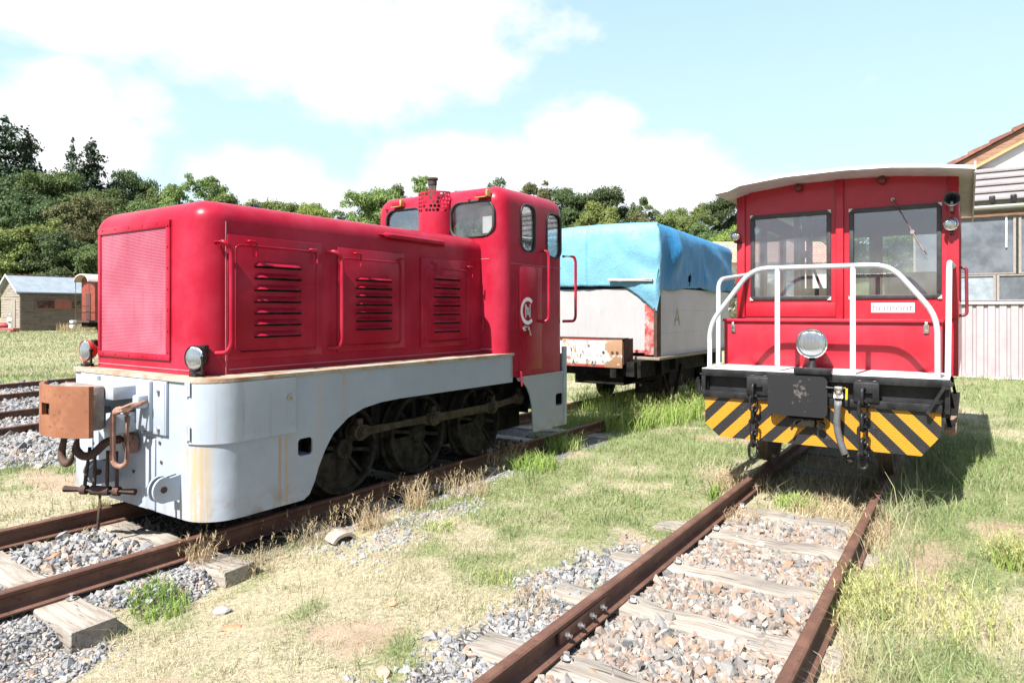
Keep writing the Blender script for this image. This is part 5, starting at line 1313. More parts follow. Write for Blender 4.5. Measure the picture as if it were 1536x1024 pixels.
# tarpaulin: draped shell with sagging hem and wrinkles
def mk_tarp():
    t = NT('blue_woven_tarpaulin'); co = t.coord(); x, y, z = t.sep(co)
    n = t.noise(co, 3.5, 5, .6); wv = t.math('SINE', t.math('MULTIPLY', z, 260)); wx = t.math('SINE', t.math('MULTIPLY', t.math('ADD', x, y), 260))
    base = t.mix(t.step(n, .3, .7), (.025, .18, .40), (.04, .24, .48))
    base = t.mix(t.math('MULTIPLY', t.step(t.noise(t.mapping(co, (5, 5, .6)), 3, 4), .5, .75), .35), base, (.10, .30, .48))
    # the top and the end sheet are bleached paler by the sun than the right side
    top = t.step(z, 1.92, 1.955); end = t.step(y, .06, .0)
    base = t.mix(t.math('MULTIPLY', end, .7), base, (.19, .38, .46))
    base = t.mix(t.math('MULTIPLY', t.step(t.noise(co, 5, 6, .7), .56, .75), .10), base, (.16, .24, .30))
    seam = t.math('MULTIPLY', t.step(t.math('ABSOLUTE', t.math('ADD', x, .18)), .02, .012), end)
    base = t.mix(t.math('MULTIPLY', seam, .3), base, (.02, .2, .4))
    crease = t.noise(t.mapping(co, (2.2, 2.2, 1.1)), 3.2, 4, .55, dist=.8)
    cr2 = t.math('ABSOLUTE', t.math('SUBTRACT', t.noise(t.mapping(co, (3, 3, 1.6)), 4.5, 3, .5, dist=1.2), .5)); cr3 = t.noise(t.mapping(co, (1, 1, 3)), 6, 5, .6, dist=.5)
    h = t.math('ADD', t.math('ADD', t.math('MULTIPLY', crease, 1.0), t.math('ADD', t.math('MULTIPLY', t.step(cr2, .06, .0), -.22), t.math('MULTIPLY', cr3, .3))), t.math('MULTIPLY', t.math('ADD', wv, wx), .012))
    b = t.bsdf(base, .42, 0, t.bump(h, .30, .05), 0, .3); return t.mat
tp = []
nu = 160; per = []
L0, L1, V0, V1 = -.05, 3.68, -1.05, 1.04
def edge_path(n):
    pts = []; segs = [((V0, L1), (V0, L0)), ((V0, L0), (V1, L0)), ((V1, L0), (V1, L1)), ((V1, L1), (V0, L1))]
    for (a, b), k in zip(segs, (40, 60, 70, 30)):
        for i in range(k): pts.append((a[0]+(b[0]-a[0])*i/k, a[1]+(b[1]-a[1])*i/k))
    return pts
ring = edge_path(0); nR = len(ring); rows = 26; m = MB(); G = []
r3 = np.random.default_rng(5)
def wr(a, b): return float(fbm(np.array([a+50]), np.array([b+50]), 1.0, 3)[0]-.5)
for j in range(rows+1):
    t = j/rows; row = []
    for (v, u) in ring:
        on_end = abs(u-L0) < 1e-6; on_r = abs(v-V1) < 1e-6
        topz = 2.86-.030*u+.035*(1-(v/1.05)**2)
        hem = 1.84
        if on_end: hem = 1.90-.012*v; hem -= .0 if v < .45 else .44*max(0, (v-.45)/.59)**1.15
        if on_r: hem = 1.875-.10*math.exp(-((u-.0)/.10)**2)*1.6-.03*math.sin(u*3.1)+.05*wr(u*2, 3)
        hem += .012*wr(u*6+v*6, 1)*2
        z = topz+(hem-topz)*t
        k = 1 if t > .02 else 0
        bul = .0
        a = (u if on_r else v)*2.1
        bul = (.05*wr(a, z*1.6)+.030*wr(a*3.1, z*2.3+9)+.05*math.sin(math.pi*t)*.5)*min(1, t*4)
        if on_r and .15 < u < 1.1: bul += .11*math.exp(-((u-.58)/.24)**2-((z-2.45)/.28)**2)-.06*math.exp(-((u-.30)/.16)**2-((z-2.2)/.3)**2)
        if on_r and 2.0 < u: bul += .03*math.sin(z*9+u*4)*min(1, t*3)
        if on_end and v > .2: bul += .035*math.sin((v*2+z*3.5)*3.2)*min(1, t*2)*(v-.2)
        ov, ou = (bul, 0) if on_r else ((-bul, 0) if abs(v-V0) < 1e-6 else (0, -bul if on_end else bul))
        rd = .06*(1-min(1, t*6))**2
        iv = -rd if on_r else (rd if abs(v-V0) < 1e-6 else 0); iu = rd if on_end else (-rd if abs(u-L1) < 1e-6 else 0)
        row.append(m.bm.verts.new((v+ov+iv, u+ou+iu, z-2.86+1.0)))
    G.append(row)
hole = (.98, 1.98)
for j in range(rows):
    for i in range(nR):
        a = ring[i]
        if abs(a[0]-V1) < 1e-6:
            zc = G[j][i].co.z+1.86
            if ((a[1]-1.28)/.06)**2+((zc-2.06)/.11)**2 < 1.0: continue
        m._f([G[j][i], G[j][(i+1) % nR], G[j+1][(i+1) % nR], G[j+1][i]], True)
cen = [[None]*nR for _ in range(5)]
prev = G[0]
for q in (.8, .55, .3, .08):
    row = [m.bm.verts.new(((p.co.x+.005)*q-.005, (p.co.y-1.81)*q+1.81, p.co.z+.03*(1-q**2)+.02*wr(p.co.x*q*3, p.co.y*q*2))) for p in G[0]]
    for i in range(nR): m._f([row[i], row[(i+1) % nR], prev[(i+1) % nR], prev[i]], True)
    prev = row
m._f(prev, True)
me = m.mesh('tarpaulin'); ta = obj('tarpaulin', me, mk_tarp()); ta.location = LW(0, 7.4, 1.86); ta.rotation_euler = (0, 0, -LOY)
sm = ta.modifiers.new('thickness', 'SOLIDIFY'); sm.thickness = .006
tag(ta, 'blue tarpaulin sheet with a torn hole draped over the pale wagon', 'tarpaulin')
m = MB(); m.box(-.2, .55, -.02, .02, -.02, .02, .004); bt = m.build('batten', wood('grey_batten', (.30, .28, .27), (.42, .40, .38), along='x')); bt.location = LW(.42, 7.30, 1.995); bt.rotation_euler = (0, R(2), -LOY)
tag(bt, 'short grey wooden batten holding the blue sheet across the wagon end', 'batten')

# ------------------------------------------------------------------ workshop at the right, parallel to the track
WU_ = 13.14
def pu(px, py, u):      # photo pixel -> (v, z) on the wall plane u of the track frame
    rx_ = (px-768)/F_; d_ = np.array([math.sin(RBY), math.cos(RBY)]); n_ = np.array([math.cos(RBY), -math.sin(RBY)])
    r_ = np.array([rx_, 1.0]); Yp = (RBO@d_+u)/(r_@d_); return float((r_*Yp-RBO)@n_), EYE-(py-HY)*Yp/F_
WS = empty('workshop', (RBO[0], RBO[1], 0), -RBY, 'white workshop with brown tiled gable, lean-to slates and a corrugated pinkish front', 'building')
wv = lambda px: pu(px, 450, WU_)[0]
wz = lambda py: pu(1490, py, WU_)[1]
x0, x1 = -1.2, 11.0; WY = WU_
def part(nm, mat, fn, par=None, sharp=35): m = MB(); fn(m); return m.build(nm, mat, par or WS, sharp=sharp)
def corr(m):
    z0, z1 = wz(566), wz(456); P = []; x = x0
    while x < x1:
        for (dx, dy) in ((0, 0), (.02, .035), (.07, .035), (.09, 0), (.195, 0)): P.append((x+dx, WY+dy))
        x += .215
    m.strip(P[::-1], z0, z1, -.003)
def mk_corr():
    t = NT('faded_pink_and_blue_sheet'); co = t.coord(); n = t.noise(t.mapping(co, (1, 1, .35)), 2.2, 5, .6); n2 = t.noise(co, 6, 4)
    c = t.ramp(n, [(.3, (.31, .245, .265)), (.5, (.35, .305, .32)), (.7, (.29, .295, .345))]); c = t.mix(t.math('MULTIPLY', t.step(n2, .55, .8), .3), c, (.31, .19, .19))
    t.bsdf(c, .55, 0, None, 0, .4); return t.mat
gate = part('corrugated_front', mk_corr(), corr)
part('head_rail', plain('pale_steel_rail', (.45, .42, .43), .5, .2), lambda m: (m.box(x0, x1, WY-.04, WY+.04, wz(456), wz(452)), m.box(x0, x1, WY-.02, WY+.04, wz(568), wz(565))), gate)
part('floor_rail', M['rail'], lambda m: m.box(x0, x1, WY-.03, WY+.06, wz(579)-.05, wz(575)), WS)
part('roller_bracket', rusty('rusty_white_bracket', (.45, .33, .27), (.6, .55, .5), (.25, .12, .08)), lambda m: (m.box(wv(1484), wv(1500), WY-.10, WY-.03, wz(571), wz(566), .01), m.lathe((wv(1492), WY-.09, wz(576)), (0, 1, 0), [(0, -.05), (.10, -.04), (.12, 0), (.10, .04), (0, .05)], 18)), gate)
part('dark_recess', M['dark'], lambda m: m.box(x0, x1, WY+.06, WY+.12, -.15, wz(455)), WS)
pale_pane = plain('whitewashed_pane', (.24, .28, .32), .25, 0, .2, 4, .02)
def pwin(a, b, t_, bt_, mat, nm):
    f = part('window_frame', plain('weathered_frame', (.24, .21, .19), .6), lambda m: (m.box(a, b, WY+.0, WY+.06, t_-.03, t_), m.box(a, b, WY+.0, WY+.06, bt_, bt_+.025), m.box(a, a+.05, WY+.0, WY+.06, bt_+.025, t_-.03), m.box(b-.05, b, WY+.0, WY+.06, bt_+.025, t_-.03)))
    part(nm, mat, lambda m: m.box(a+.04, b-.04, WY+.03, WY+.045, bt_+.02, t_-.02), f)
grey_pane = plain('dusty_grey_pane', (.105, .118, .14), .16, 0, .25, 3, .02)
pwin(wv(1380), wv(1494), wz(412), wz(451), pale_pane, 'whitened_pane'); pwin(wv(1495), wv(1550), wz(412), wz(451), grey_pane, 'dusty_pane'); pwin(wv(1551), wv(1640), wz(412), wz(451), pale_pane, 'whitened_pane')
pwin(wv(1370), wv(1524), wz(325), wz(411), grey_pane, 'dusty_pane'); pwin(wv(1528), wv(1640), wz(325), wz(411), grey_pane, 'dusty_pane')
part('glazing_post', plain('pale_glazing_bar', (.50, .56, .56), .5), lambda m: m.box(wv(1508), wv(1511), WY-.01, WY+.02, wz(372), wz(325)))
part('eaves_board', wood('brown_eaves', (.13, .075, .05), (.20, .125, .085), along='x'), lambda m: m.box(x0, x1, WY-.05, WY+.08, wz(325), wz(317)))
def gut(m):
    zc = wz(309)
    P = [(WY-.10+.085*math.cos(t), zc+.085*math.sin(t)) for t in np.linspace(math.pi, 2*math.pi, 9)]+[(WY-.10+.075*math.cos(t), zc+.075*math.sin(t)) for t in np.linspace(2*math.pi, math.pi, 9)]
    m.prism(P, x0, x1, 'yz', True)
part('gutter', M['white'], gut)
YB = WY+2.6; ze = wz(306)+.02; zt = pu(1490, 252, YB)[1]
def slates(m):
    n = 5
    for k in range(n):
        a, b = k/n, (k+1.10)/n
        ya, yb = WY-.12+(YB-WY+.12)*a, WY-.12+(YB-WY+.12)*min(b, 1); za, zb = ze+(zt-ze)*a, ze+(zt-ze)*min(b, 1)
        m.prism([(ya, za+.10), (yb, zb+.012), (yb, zb-.01), (ya, za+.062)], x0-.15, x1, 'yz')
def mk_slate():
    t = NT('pale_lichened_slate'); co = t.coord(); n = t.noise(co, 3, 6, .7); n2 = t.noise(co, 18, 4)
    c = t.ramp(n, [(.3, (.20, .185, .195)), (.6, (.255, .24, .25)), (.75, (.15, .135, .14))]); c = t.mix(t.math('MULTIPLY', t.step(n2, .6, .75), .5), c, (.10, .09, .085)); t.bsdf(c, .8, 0, t.bump(n2, .2, .01), 0, .2); return t.mat
part('lean_to_roof', mk_slate(), slates)
for px in (1488, 1520): part('gutter_bracket', M['black'], lambda m, px=px: m.box(wv(px)-.06, wv(px)+.06, WY-.16, WY+.22, wz(305)-.02, wz(301)+.10, .03))
GYp = YB
(ax_, az_), (bx_, bz_) = pu(1425, 250, GYp-.15), pu(1536, 190, GYp-.15); sl = (bz_-az_)/(bx_-ax_); RW = 4.6; rx = ax_+RW; rz_ = az_+RW*sl
part('gable_wall', plain('white_render', (.62, .61, .60), .9, 0, .06, 3, .1), lambda m: m.prism([(ax_+.25, -.15), (rx+RW-.3, -.15), (rx+RW-.3, az_+.05), (rx, rz_-.1), (ax_+.25, az_+.05)], GYp, GYp+8, 'xz'))
part('verge_board', wood('brown_verge_board', (.20, .11, .07), (.30, .18, .12), along='x'), lambda m: m.prism([(ax_, az_-.03), (rx, rz_-.03), (rx, rz_-.34), (ax_+.25, az_-.24)], GYp-.14, GYp-.10, 'xz'))
part('verge_trim', plain('ochre_trim', (.36, .25, .11), .7), lambda m: m.prism([(ax_+.26, az_-.20), (rx, rz_-.30), (rx, rz_-.36), (ax_+.34, az_-.24)], GYp-.17, GYp-.14, 'xz'))
part('soffit', plain('pale_soffit', (.55, .53, .52), .8), lambda m: m.prism([(ax_+.05, az_-.02), (rx, rz_-.02), (rx, rz_-.06), (ax_+.05, az_-.06)], GYp-.10, GYp, 'xz'))
def tiles(m):
    n = 10
    for k in range(n):
        t = k/n; t2 = (k+1.08)/n
        m.prism([(ax_-.08+(RW+.08)*t, az_-.02+RW*sl*t+.10), (ax_-.08+(RW+.08)*t2, az_-.02+RW*sl*t2+.04), (ax_-.08+(RW+.08)*t2, az_-.02+RW*sl*t2-.03), (ax_-.08+(RW+.08)*t, az_-.02+RW*sl*t-.02)], GYp-.24, GYp+8.2, 'xz')
    m.prism([(rx, rz_+.05), (rx+RW, az_), (rx+RW, az_-.05), (rx, rz_)], GYp-.24, GYp+8.2, 'xz')
part('tiled_roof', rusty('brown_red_roof_tile', (.17, .075, .055), (.25, .12, .09), (.09, .05, .05), .85, 3, .2), tiles)

# ------------------------------------------------------------------ house with terracotta roof behind the railbus
HYd = 38.0
def hx(px): return (px-768)/F_*HYd
def hz_(py): return EYE-(py-HY)/F_*HYd
HO = empty('cottage', (0, 0, 0), 0, 'low white cottage with pinkish terracotta roof glimpsed behind the railbus', 'house')
m = MB(); m.box(hx(1075), hx(1262), HYd+.5, HYd+5.5, -.2, hz_(394)); hw = m.build('wall', plain('white_cottage_render', (.66, .64, .61), .9, 0, .08, 2), HO)
def tr(m):
    n = 9
    for k in range(n):
        a, b = k/n, (k+1.1)/n; ya, yb = HYd+.1+3*a, HYd+.1+3*min(b, 1); za, zb = hz_(394)+1.45*a, hz_(394)+1.45*min(b, 1)
        m.prism([(ya, za+.06), (yb, zb+.02), (yb, zb-.03), (ya, za)], hx(1066), hx(1270), 'yz')
    m.prism([(HYd+3.1, hz_(394)+1.45), (HYd+6, hz_(394)), (HYd+6, hz_(394)-.05), (HYd+3.1, hz_(394)+1.38)], hx(1066), hx(1270), 'yz')
def mk_terra():
    t = NT('terracotta_tile'); co = t.coord(); n = t.noise(co, 9, 5, .7); x, y, z = t.sep(co)
    c = t.ramp(n, [(.3, (.40, .17, .12)), (.5, (.50, .27, .20)), (.68, (.60, .42, .34))]); wv = t.math('SINE', t.math('MULTIPLY', x, 28))
    t.bsdf(c, .85, 0, t.bump(wv, .5, .03), 0, .2); return t.mat
m = MB(); tr(m); m.build('roof', mk_terra(), HO)
m = MB(); m.box(hx(1212), hx(1224), HYd+3, HYd+3.6, hz_(394)+.9, hz_(352)); m.build('chimney', M['white'], HO)
for (a, b) in ((1120, 1134), (1184, 1200)):
    m = MB(); m.box(hx(a), hx(b), HYd+.44, HYd+.52, hz_(440), hz_(408)); m.build('window', M['glass_bus'], hw)

# ------------------------------------------------------------------ wooden shed and old van at the far left
sx_, sy_ = (30-768)/F_*56, 56.0
SH = empty('shed', (sx_, sy_, -.1), -R(34), 'weathered timber shed with grey blue roof at the far left edge', 'shed')
clap = wood('weathered_shed_board', (.145, .12, .095), (.21, .18, .15), (.09, .065, .05), 'y', .85, .25)
def boards(m, f, n, z0, z1):
    for k in range(n): f(m, z0+(z1-z0)*k/n, z0+(z1-z0)*(k+1)/n)
LS, GW = 8.2, 3.7; EZ, RZ = 3.3, 4.55
m = MB()
for k in range(16):
    za, zb = EZ*k/16, EZ*(k+1)/16
    m.prism([(0, za), (0, zb), (-.03, zb), (-.055, za)], 0, LS, 'xz') if False else m.prism([(.055, za), (.025, zb), (-.05, zb), (-.05, za)], 0, LS, 'xz')
sw = m.build('side_wall', clap, SH)
m = MB()
for k in range(21):
    za, zb = RZ*k/21, RZ*(k+1)/21; xs = lambda z: 0 if z < EZ else GW/2*(z-EZ)/(RZ-EZ)
    a, b = -xs(za), -GW+xs(za); a2, b2 = -xs(zb), -GW+xs(zb)
    vs4 = [(a, -.03, za), (b, -.03, za), (b2, -.005, zb), (a2, -.005, zb)]; m._f([m.bm.verts.new(v) for v in vs4]); vs5 = [(a, .0, za), (b, .0, za), (b, -.03, za), (a, -.03, za)]; m._f([m.bm.verts.new(v) for v in vs5])
m.build('gable_wall', wood('pale_shed_gable_board', (.20, .175, .145), (.28, .25, .21), along='x', scale=.25), SH)
m = MB(); ov = .3; s_ = (RZ-EZ)/(GW/2)
m.prism([(ov, EZ-ov*s_+.03), (-GW/2, RZ+.03), (-GW/2, RZ+.10), (ov, EZ-ov*s_+.09)], -.35, LS+.3, 'xz'); m.prism([(-GW-ov, EZ-ov*s_+.03), (-GW/2-.001, RZ+.03), (-GW/2-.001, RZ+.10), (-GW-ov, EZ-ov*s_+.09)], -.35, LS+.3, 'xz')
srf = m.build('roof', plain('grey_blue_sheet_roof', (.24, .28, .32), .55, 0, .1, 2), SH)
m = MB()
for k in range(18): m.cyl((-GW/2, -.35+k*.49, RZ+.10), (-GW/2, -.35+k*.49+.44, RZ+.10), .09, 8)
m.build('ridge_tile', M['rust_dark'], srf)
m = MB(); m.prism([(ov+.02, EZ-ov*s_-.02), (-GW/2, RZ-.03), (-GW/2, RZ+.14), (ov+.02, EZ-ov*s_+.13)], -.40, -.36, 'xz'); m.prism([(-GW-ov, EZ-ov*s_-.02), (-GW/2, RZ-.03), (-GW/2, RZ+.14), (-GW-ov, EZ-ov*s_+.13)], -.40, -.36, 'xz'); m.build('barge_board', M['white'], srf)
m = MB(); m.cyl((ov-.02, -.3, EZ-ov*s_+.0), (ov-.02, LS+.3, EZ-ov*s_+.0), .06, 8); m.build('gutter', plain('dark_gutter', (.06, .065, .08), .5), srf)
m = MB(); m.box(.03, .09, 1.05, 5.2, 1.75, 2.65, .01); wf = m.build('window', plain('brown_window_frame', (.17, .09, .06), .7), SH)
for q in ((1.2, 2.5), (3.85, 5.05)):
    m = MB(); m.box(.085, .095, *q, 1.88, 2.52); m.build('pane', M['glass_bus'], wf)
for q in ((2.55, 3.15), (3.2, 3.8)):
    m = MB(); m.box(.085, .097, *q, 1.88, 2.52, .004); m.build('red_shutter', plain('faded_red_shutter', (.30, .09, .07), .7), wf)
m = MB()
for k in range(6): m.box(-2.25+k*.25, -2.25+k*.25+.24, -.07, -.035, .05, 2.55, .005)
m.build('door', wood('pale_shed_door', (.20, .18, .15), (.27, .25, .21), along='z', scale=.3), SH)
m = MB(); m.cyl((0, 0, 0), (0, 0, 1.3), .09, 10); m.cyl((0, 0, .85), (0, 0, 1.35), .16, 12); m.cyl((0, 0, 1.35), (0, 0, 1.42), .05, 8); pst = m.build('marker_post', M['white'], None); pst.location = ((14-768)/F_*54, 54, -.1); tag(pst, 'small white marker post in front of the shed door', 'post')
m = MB(); m.box(-.9, .9, -.4, .4, .15, .35, .05); m.lathe((-.4, 0, .55), (0, 0, 1), [(0, -.25), (.5, -.2), (.55, 0), (.35, .2), (0, .25)], 14); m.cyl((.7, -.3, .15), (.7, .3, .15), .15, 12); wb = m.build('garden_cart', plain('faded_red_cart', (.42, .10, .10), .6)); wb.location = ((8-768)/F_*53, 53, -.12); tag(wb, 'faded red garden cart on the grass beside the shed door', 'cart')
# old van with arched roof and open balcony
vx, vy = (123-768)/F_*50, 50.0
VA = empty('balcony_van', (vx, vy, -.1), -R(34), 'orange red railway van with arched roof and open end balcony beside the shed', 'railway van')
m = MB(); hwd = 1.12; P = [(hwd*math.sin(t), 3.72+.62*math.cos(t)) for t in np.linspace(-1.5, 1.5, 15)]; P2 = [(hwd*.94*math.sin(t), 3.70+.56*math.cos(t)) for t in np.linspace(1.5, -1.5, 15)]
m.prism(P+P2, -.1, 7.5, 'xz', True); m.build('roof', paint('whitewashed_rusty_roof', (.40, .36, .34), .7, 0, (.30, .10, .05), .8), VA)
m = MB(); m.box(-1.02, 1.02, .42, 7.4, .95, 3.75); m.prism([(1.02*math.sin(t), 3.72+.52*math.cos(t)) for t in np.linspace(-1.5, 1.5, 13)], .42, 7.4, 'xz'); bd = m.build('body', plain('orange_red_van_paint', (.20, .040, .025), .55, 0, .15, 2), VA)
m = MB(); m.box(1.021, 1.04, .75, 1.35, 2.6, 3.3); m.build('window', M['glass_bus'], bd)
m = MB(); m.box(-.3, .4, .38, .42, 1.0, 2.9); m.build('door', plain('dark_van_door', (.08, .03, .03), .6), bd)
m = MB()
for s in (-1.02, 1.02): m.cyl((s, .02, .95), (s, .02, 3.75), .03, 8)
m.tube([(-1.02, .02, 2.0), (1.02, .02, 2.0)], .03, 8)
for k in range(8): m.cyl((-.85+k*.24, .02, .95), (-.85+k*.24, .02, 2.0), .014, 6)
m.box(-1.05, 1.05, 0, .42, .80, .95); m.build('balcony', M['rust_dark'], VA)
m = MB(); m.box(-.5, .5, .2, 7.2, .45, .80); m.cyl((-.5, 1.6, .4), (.5, 1.6, .4), .4, 18); m.cyl((-.5, 5.6, .4), (.5, 5.6, .4), .4, 18); m.build('running_gear', M['dark'], VA)
m = MB(); m.box(-.8, -.3, -.5, -.2, .75, .95, .03); m.box(-.8, -.3, -.5, -.2, .40, .62, .03); m.build('end_step', M['white'], VA)

# ------------------------------------------------------------------ trees
def leaf_mesh(name, lobes, nleaf, size, droop=0.0, flat=0.0, shell=.55, seed=1, tw=None):
    """leaf clumps on the surface and inside of many lobes; lobes: (x,y,z,rx,ry,rz)"""
    g = np.random.default_rng(seed); L = np.array(lobes); wgt = (L[:, 3]*L[:, 4]); wgt = wgt/wgt.sum()
    idx = g.choice(len(L), nleaf, p=wgt)
    d = g.normal(size=(nleaf, 3)); d /= np.linalg.norm(d, axis=1)[:, None]
    d[:, 2] = np.where(d[:, 2] < -.35, -d[:, 2]*.6, d[:, 2])
    r = shell+(1-shell)*np.sqrt(g.random(nleaf)); r *= 1+.10*g.normal(size=nleaf)
    c = L[idx, :3]+d*r[:, None]*L[idx, 3:6]
    nrm = d*.8+g.normal(size=(nleaf, 3))*.55; nrm[:, 2] += .35-flat*0; nrm /= np.linalg.norm(nrm, axis=1)[:, None]
    if flat > 0: nrm = nrm*(1-flat)+np.array([0, 0, 1])*flat; nrm /= np.linalg.norm(nrm, axis=1)[:, None]
    top = np.percentile(c[:, 2], 99.7); c[:, 2] = np.where(c[:, 2] > .3, .3+(c[:, 2]-.3)*(.985-.3)/(top-.3), c[:, 2])
    if tw: c[:, :2] *= tw/2/np.percentile(np.hypot(c[:, 0], c[:, 1]), 96)
    t = np.cross(nrm, g.normal(size=(nleaf, 3))); t /= np.linalg.norm(t, axis=1)[:, None]; b = np.cross(nrm, t)
    s = size*g.uniform(.55, 1.35, nleaf)[:, None]
    # leaf clump: irregular six sided patch folded in the middle
    P = []
    for k, (a, e) in enumerate(((1, 0), (.45, .62), (-.5, .5), (-1.0, -.05), (-.4, -.6), (.55, -.5))):
        j = g.uniform(.65, 1.2, (nleaf, 1)); P.append(c+t*s*a*j+b*s*e*j+nrm*s*(.18*abs(e)-.05)-np.array([0, 0, droop])*s*abs(a))
    V = np.stack(P, 1).reshape(-1, 3); o = (np.arange(nleaf)*6)[:, None]
    return np_mesh(name, V, [o+np.array([[0, 1, 2, 3]]), o+np.array([[0, 3, 4, 5]])])
def dec_lobes(seed, nb=13, open_=0.0, wide=1.0, base=.26):
    """limb ends carrying bunches of small leaf lobes, with stray twigs outside the outline"""
    g = np.random.default_rng(seed); out = []; k_ = 1-.35*open_
    for k in range(nb):
        a = k*2.4+g.uniform(-.6, .6); h = (k+.5)/nb; prof = math.sqrt(max(.05, 1-(1.75*h-.75)**2))
        rad = .33*prof*wide*g.uniform(.55, 1.12); z = base+(1-base)*(.12+.72*h)*g.uniform(.93, 1.06)
        cx, cy = rad*math.cos(a), rad*math.sin(a); big = g.uniform(.08, .14)
        for j in range(9):
            d = g.normal(size=3); d /= np.linalg.norm(d); d[2] = abs(d[2])*.9-.2; r = g.uniform(.045, .09)*k_
            q = g.uniform(.5, 1.25)*big
            out.append((cx+d[0]*q*1.2, cy+d[1]*q*1.2, z+d[2]*q, r*1.2, r*1.2, r*.8))
        if not open_: out.append((cx*.55, cy*.55, z-.03, .10*wide, .10*wide, .09))
    out.append((0, 0, .55, .20*wide*k_, .20*wide*k_, .22)); return out
def con_lobes(seed, tiers=14, w0=.30, lop=.5):
    tiers = int(tiers*1.7)
    """whorls of drooping branches, each a string of needle tufts"""
    g = np.random.default_rng(seed); out = []
    for k in range(tiers):
        f = k/(tiers-1); z = .16+.80*f+g.uniform(-.03, .03)*(1-f*.6); R_ = w0*(1-f)**.65+.045
        nb = int(8-4*f)
        for j in range(nb):
            a = g.uniform(0, 2*np.pi); L = R_*g.uniform(.55, 1.15); up = g.uniform(-.10, .12)
            for s, q in ((.25, 1.0), (.5, .9), (.75, .7), (1.0, .42)):
                r = (.26*R_+.012)*q*.75
                out.append((L*s*math.cos(a), L*s*math.sin(a), z+up*L*s-.10*L*s*s, r, r, .85*r+.012))
        out.append((0, 0, z, R_*.40, R_*.40, .045))
    out.append((0, 0, .975, .012, .012, .03)); return out
def tmat(name, c1, c2, c3, tl=.36):
    t = NT(name); g = t.t.nodes.new('ShaderNodeNewGeometry'); oi = t.t.nodes.new('ShaderNodeObjectInfo')
    c = t.ramp(g.outputs['Random Per Island'], [(0, c1), (.5, c2), (1, c3)])
    hs = t.t.nodes.new('ShaderNodeHueSaturation'); t.L.new(c, hs.inputs['Color']); t.L.new(t.math('ADD', .478, t.math('MULTIPLY', oi.outputs['Random'], .03)), hs.inputs['Hue']); t.L.new(t.math('ADD', .82, t.math('MULTIPLY', oi.outputs['Random'], .36)), hs.inputs['Value'])
    b = t.bsdf(hs.outputs[0], .6, 0, None, 0, .2); tr = t.t.nodes.new('ShaderNodeBsdfTranslucent'); t.L.new(hs.outputs[0], tr.inputs[0])
    m = t.t.nodes.new('ShaderNodeMixShader'); m.inputs[0].default_value = tl; t.L.new(b.outputs[0], m.inputs[1]); t.L.new(tr.outputs[0], m.inputs[2]); t.L.new(m.outputs[0], t.out.inputs[0]); return t.mat
TM = {'dark': tmat('dark_broadleaf', (.062, .098, .042), (.078, .120, .050), (.098, .145, .062)), 'mid': tmat('mid_broadleaf', (.088, .135, .048), (.112, .165, .058), (.140, .195, .074)),
      'light': tmat('light_broadleaf', (.135, .195, .062), (.165, .230, .075), (.200, .265, .095)), 'bright': tmat('bright_broadleaf', (.15, .24, .05), (.22, .33, .075), (.28, .39, .11)),
      'olive': tmat('olive_brown_broadleaf', (.085, .098, .040), (.125, .135, .058), (.165, .155, .075)), 'conifer': tmat('conifer_needles', (.050, .080, .050), (.066, .102, .062), (.086, .125, .074), .12),
      'yellow': tmat('yellow_green_broadleaf', (.125, .165, .045), (.175, .215, .065), (.225, .26, .09)), 'grey': tmat('grey_green_hedge', (0.151, 0.167, 0.106), (0.227, 0.234, 0.151), (0.302, 0.302, 0.197))}
CROWN = {}
for i in range(4): CROWN['dec%d' % i] = leaf_mesh('crown', dec_lobes(20+i, 15), 42000, .0102, seed=i, tw=.86)
for i in range(2): CROWN['open%d' % i] = leaf_mesh('crown', dec_lobes(40+i, 15, 1.0, 1.05), 21000, .0096, shell=.3, seed=10+i, tw=.90)
for i in range(2): CROWN['con%d' % i] = leaf_mesh('crown', con_lobes(60+i, 17, .32), 30000, .0110, .25, .3, .2, seed=20+i, tw=.50)
CROWN['cedar'] = leaf_mesh('crown', con_lobes(71, 13, .46), 36000, .0115, .15, .35, .2, seed=30, tw=.80)
CROWN['thin'] = leaf_mesh('crown', con_lobes(75, 15, .22), 8000, .0135, .4, .3, .25, seed=31, tw=.40)
for i in range(2): CROWN['bush%d' % i] = leaf_mesh('crown', dec_lobes(80+i, 15, 0, 1.1, .0), 38000, .0120, seed=40+i, tw=.95)
for k, me in CROWN.items(): me.materials.append(None)
bark = wood('grey_brown_bark', (.09, .07, .055), (.15, .12, .095), along='z', scale=.2)
def trunk_mesh(kind, seed):
    g = random.Random(seed); m = MB()
    top = .95 if kind in ('con', 'cedar', 'thin') else .62
    m.tube([(0, 0, -.03), (.006, 0, .15), (-.004, .006, .4), (0, 0, top)], .02, 8, radii=[.030, .022, .016, .004])
    if kind not in ('con', 'thin'):
        for k in range(8):
            a = g.uniform(0, 6.28); z = g.uniform(.22, .5); r = g.uniform(.18, .34)
            m.tube([(0, 0, z), (r*.5*math.cos(a), r*.5*math.sin(a), z+.12), (r*math.cos(a), r*math.sin(a), z+.26)], .01, 6, radii=[.012, .008, .003])
    me = m.mesh('trunk'); me.materials.append(bark); return me
TRK = {k: trunk_mesh(k, i) for i, k in enumerate(('dec', 'open', 'con', 'cedar', 'thin', 'bush'))}
tcount = {}
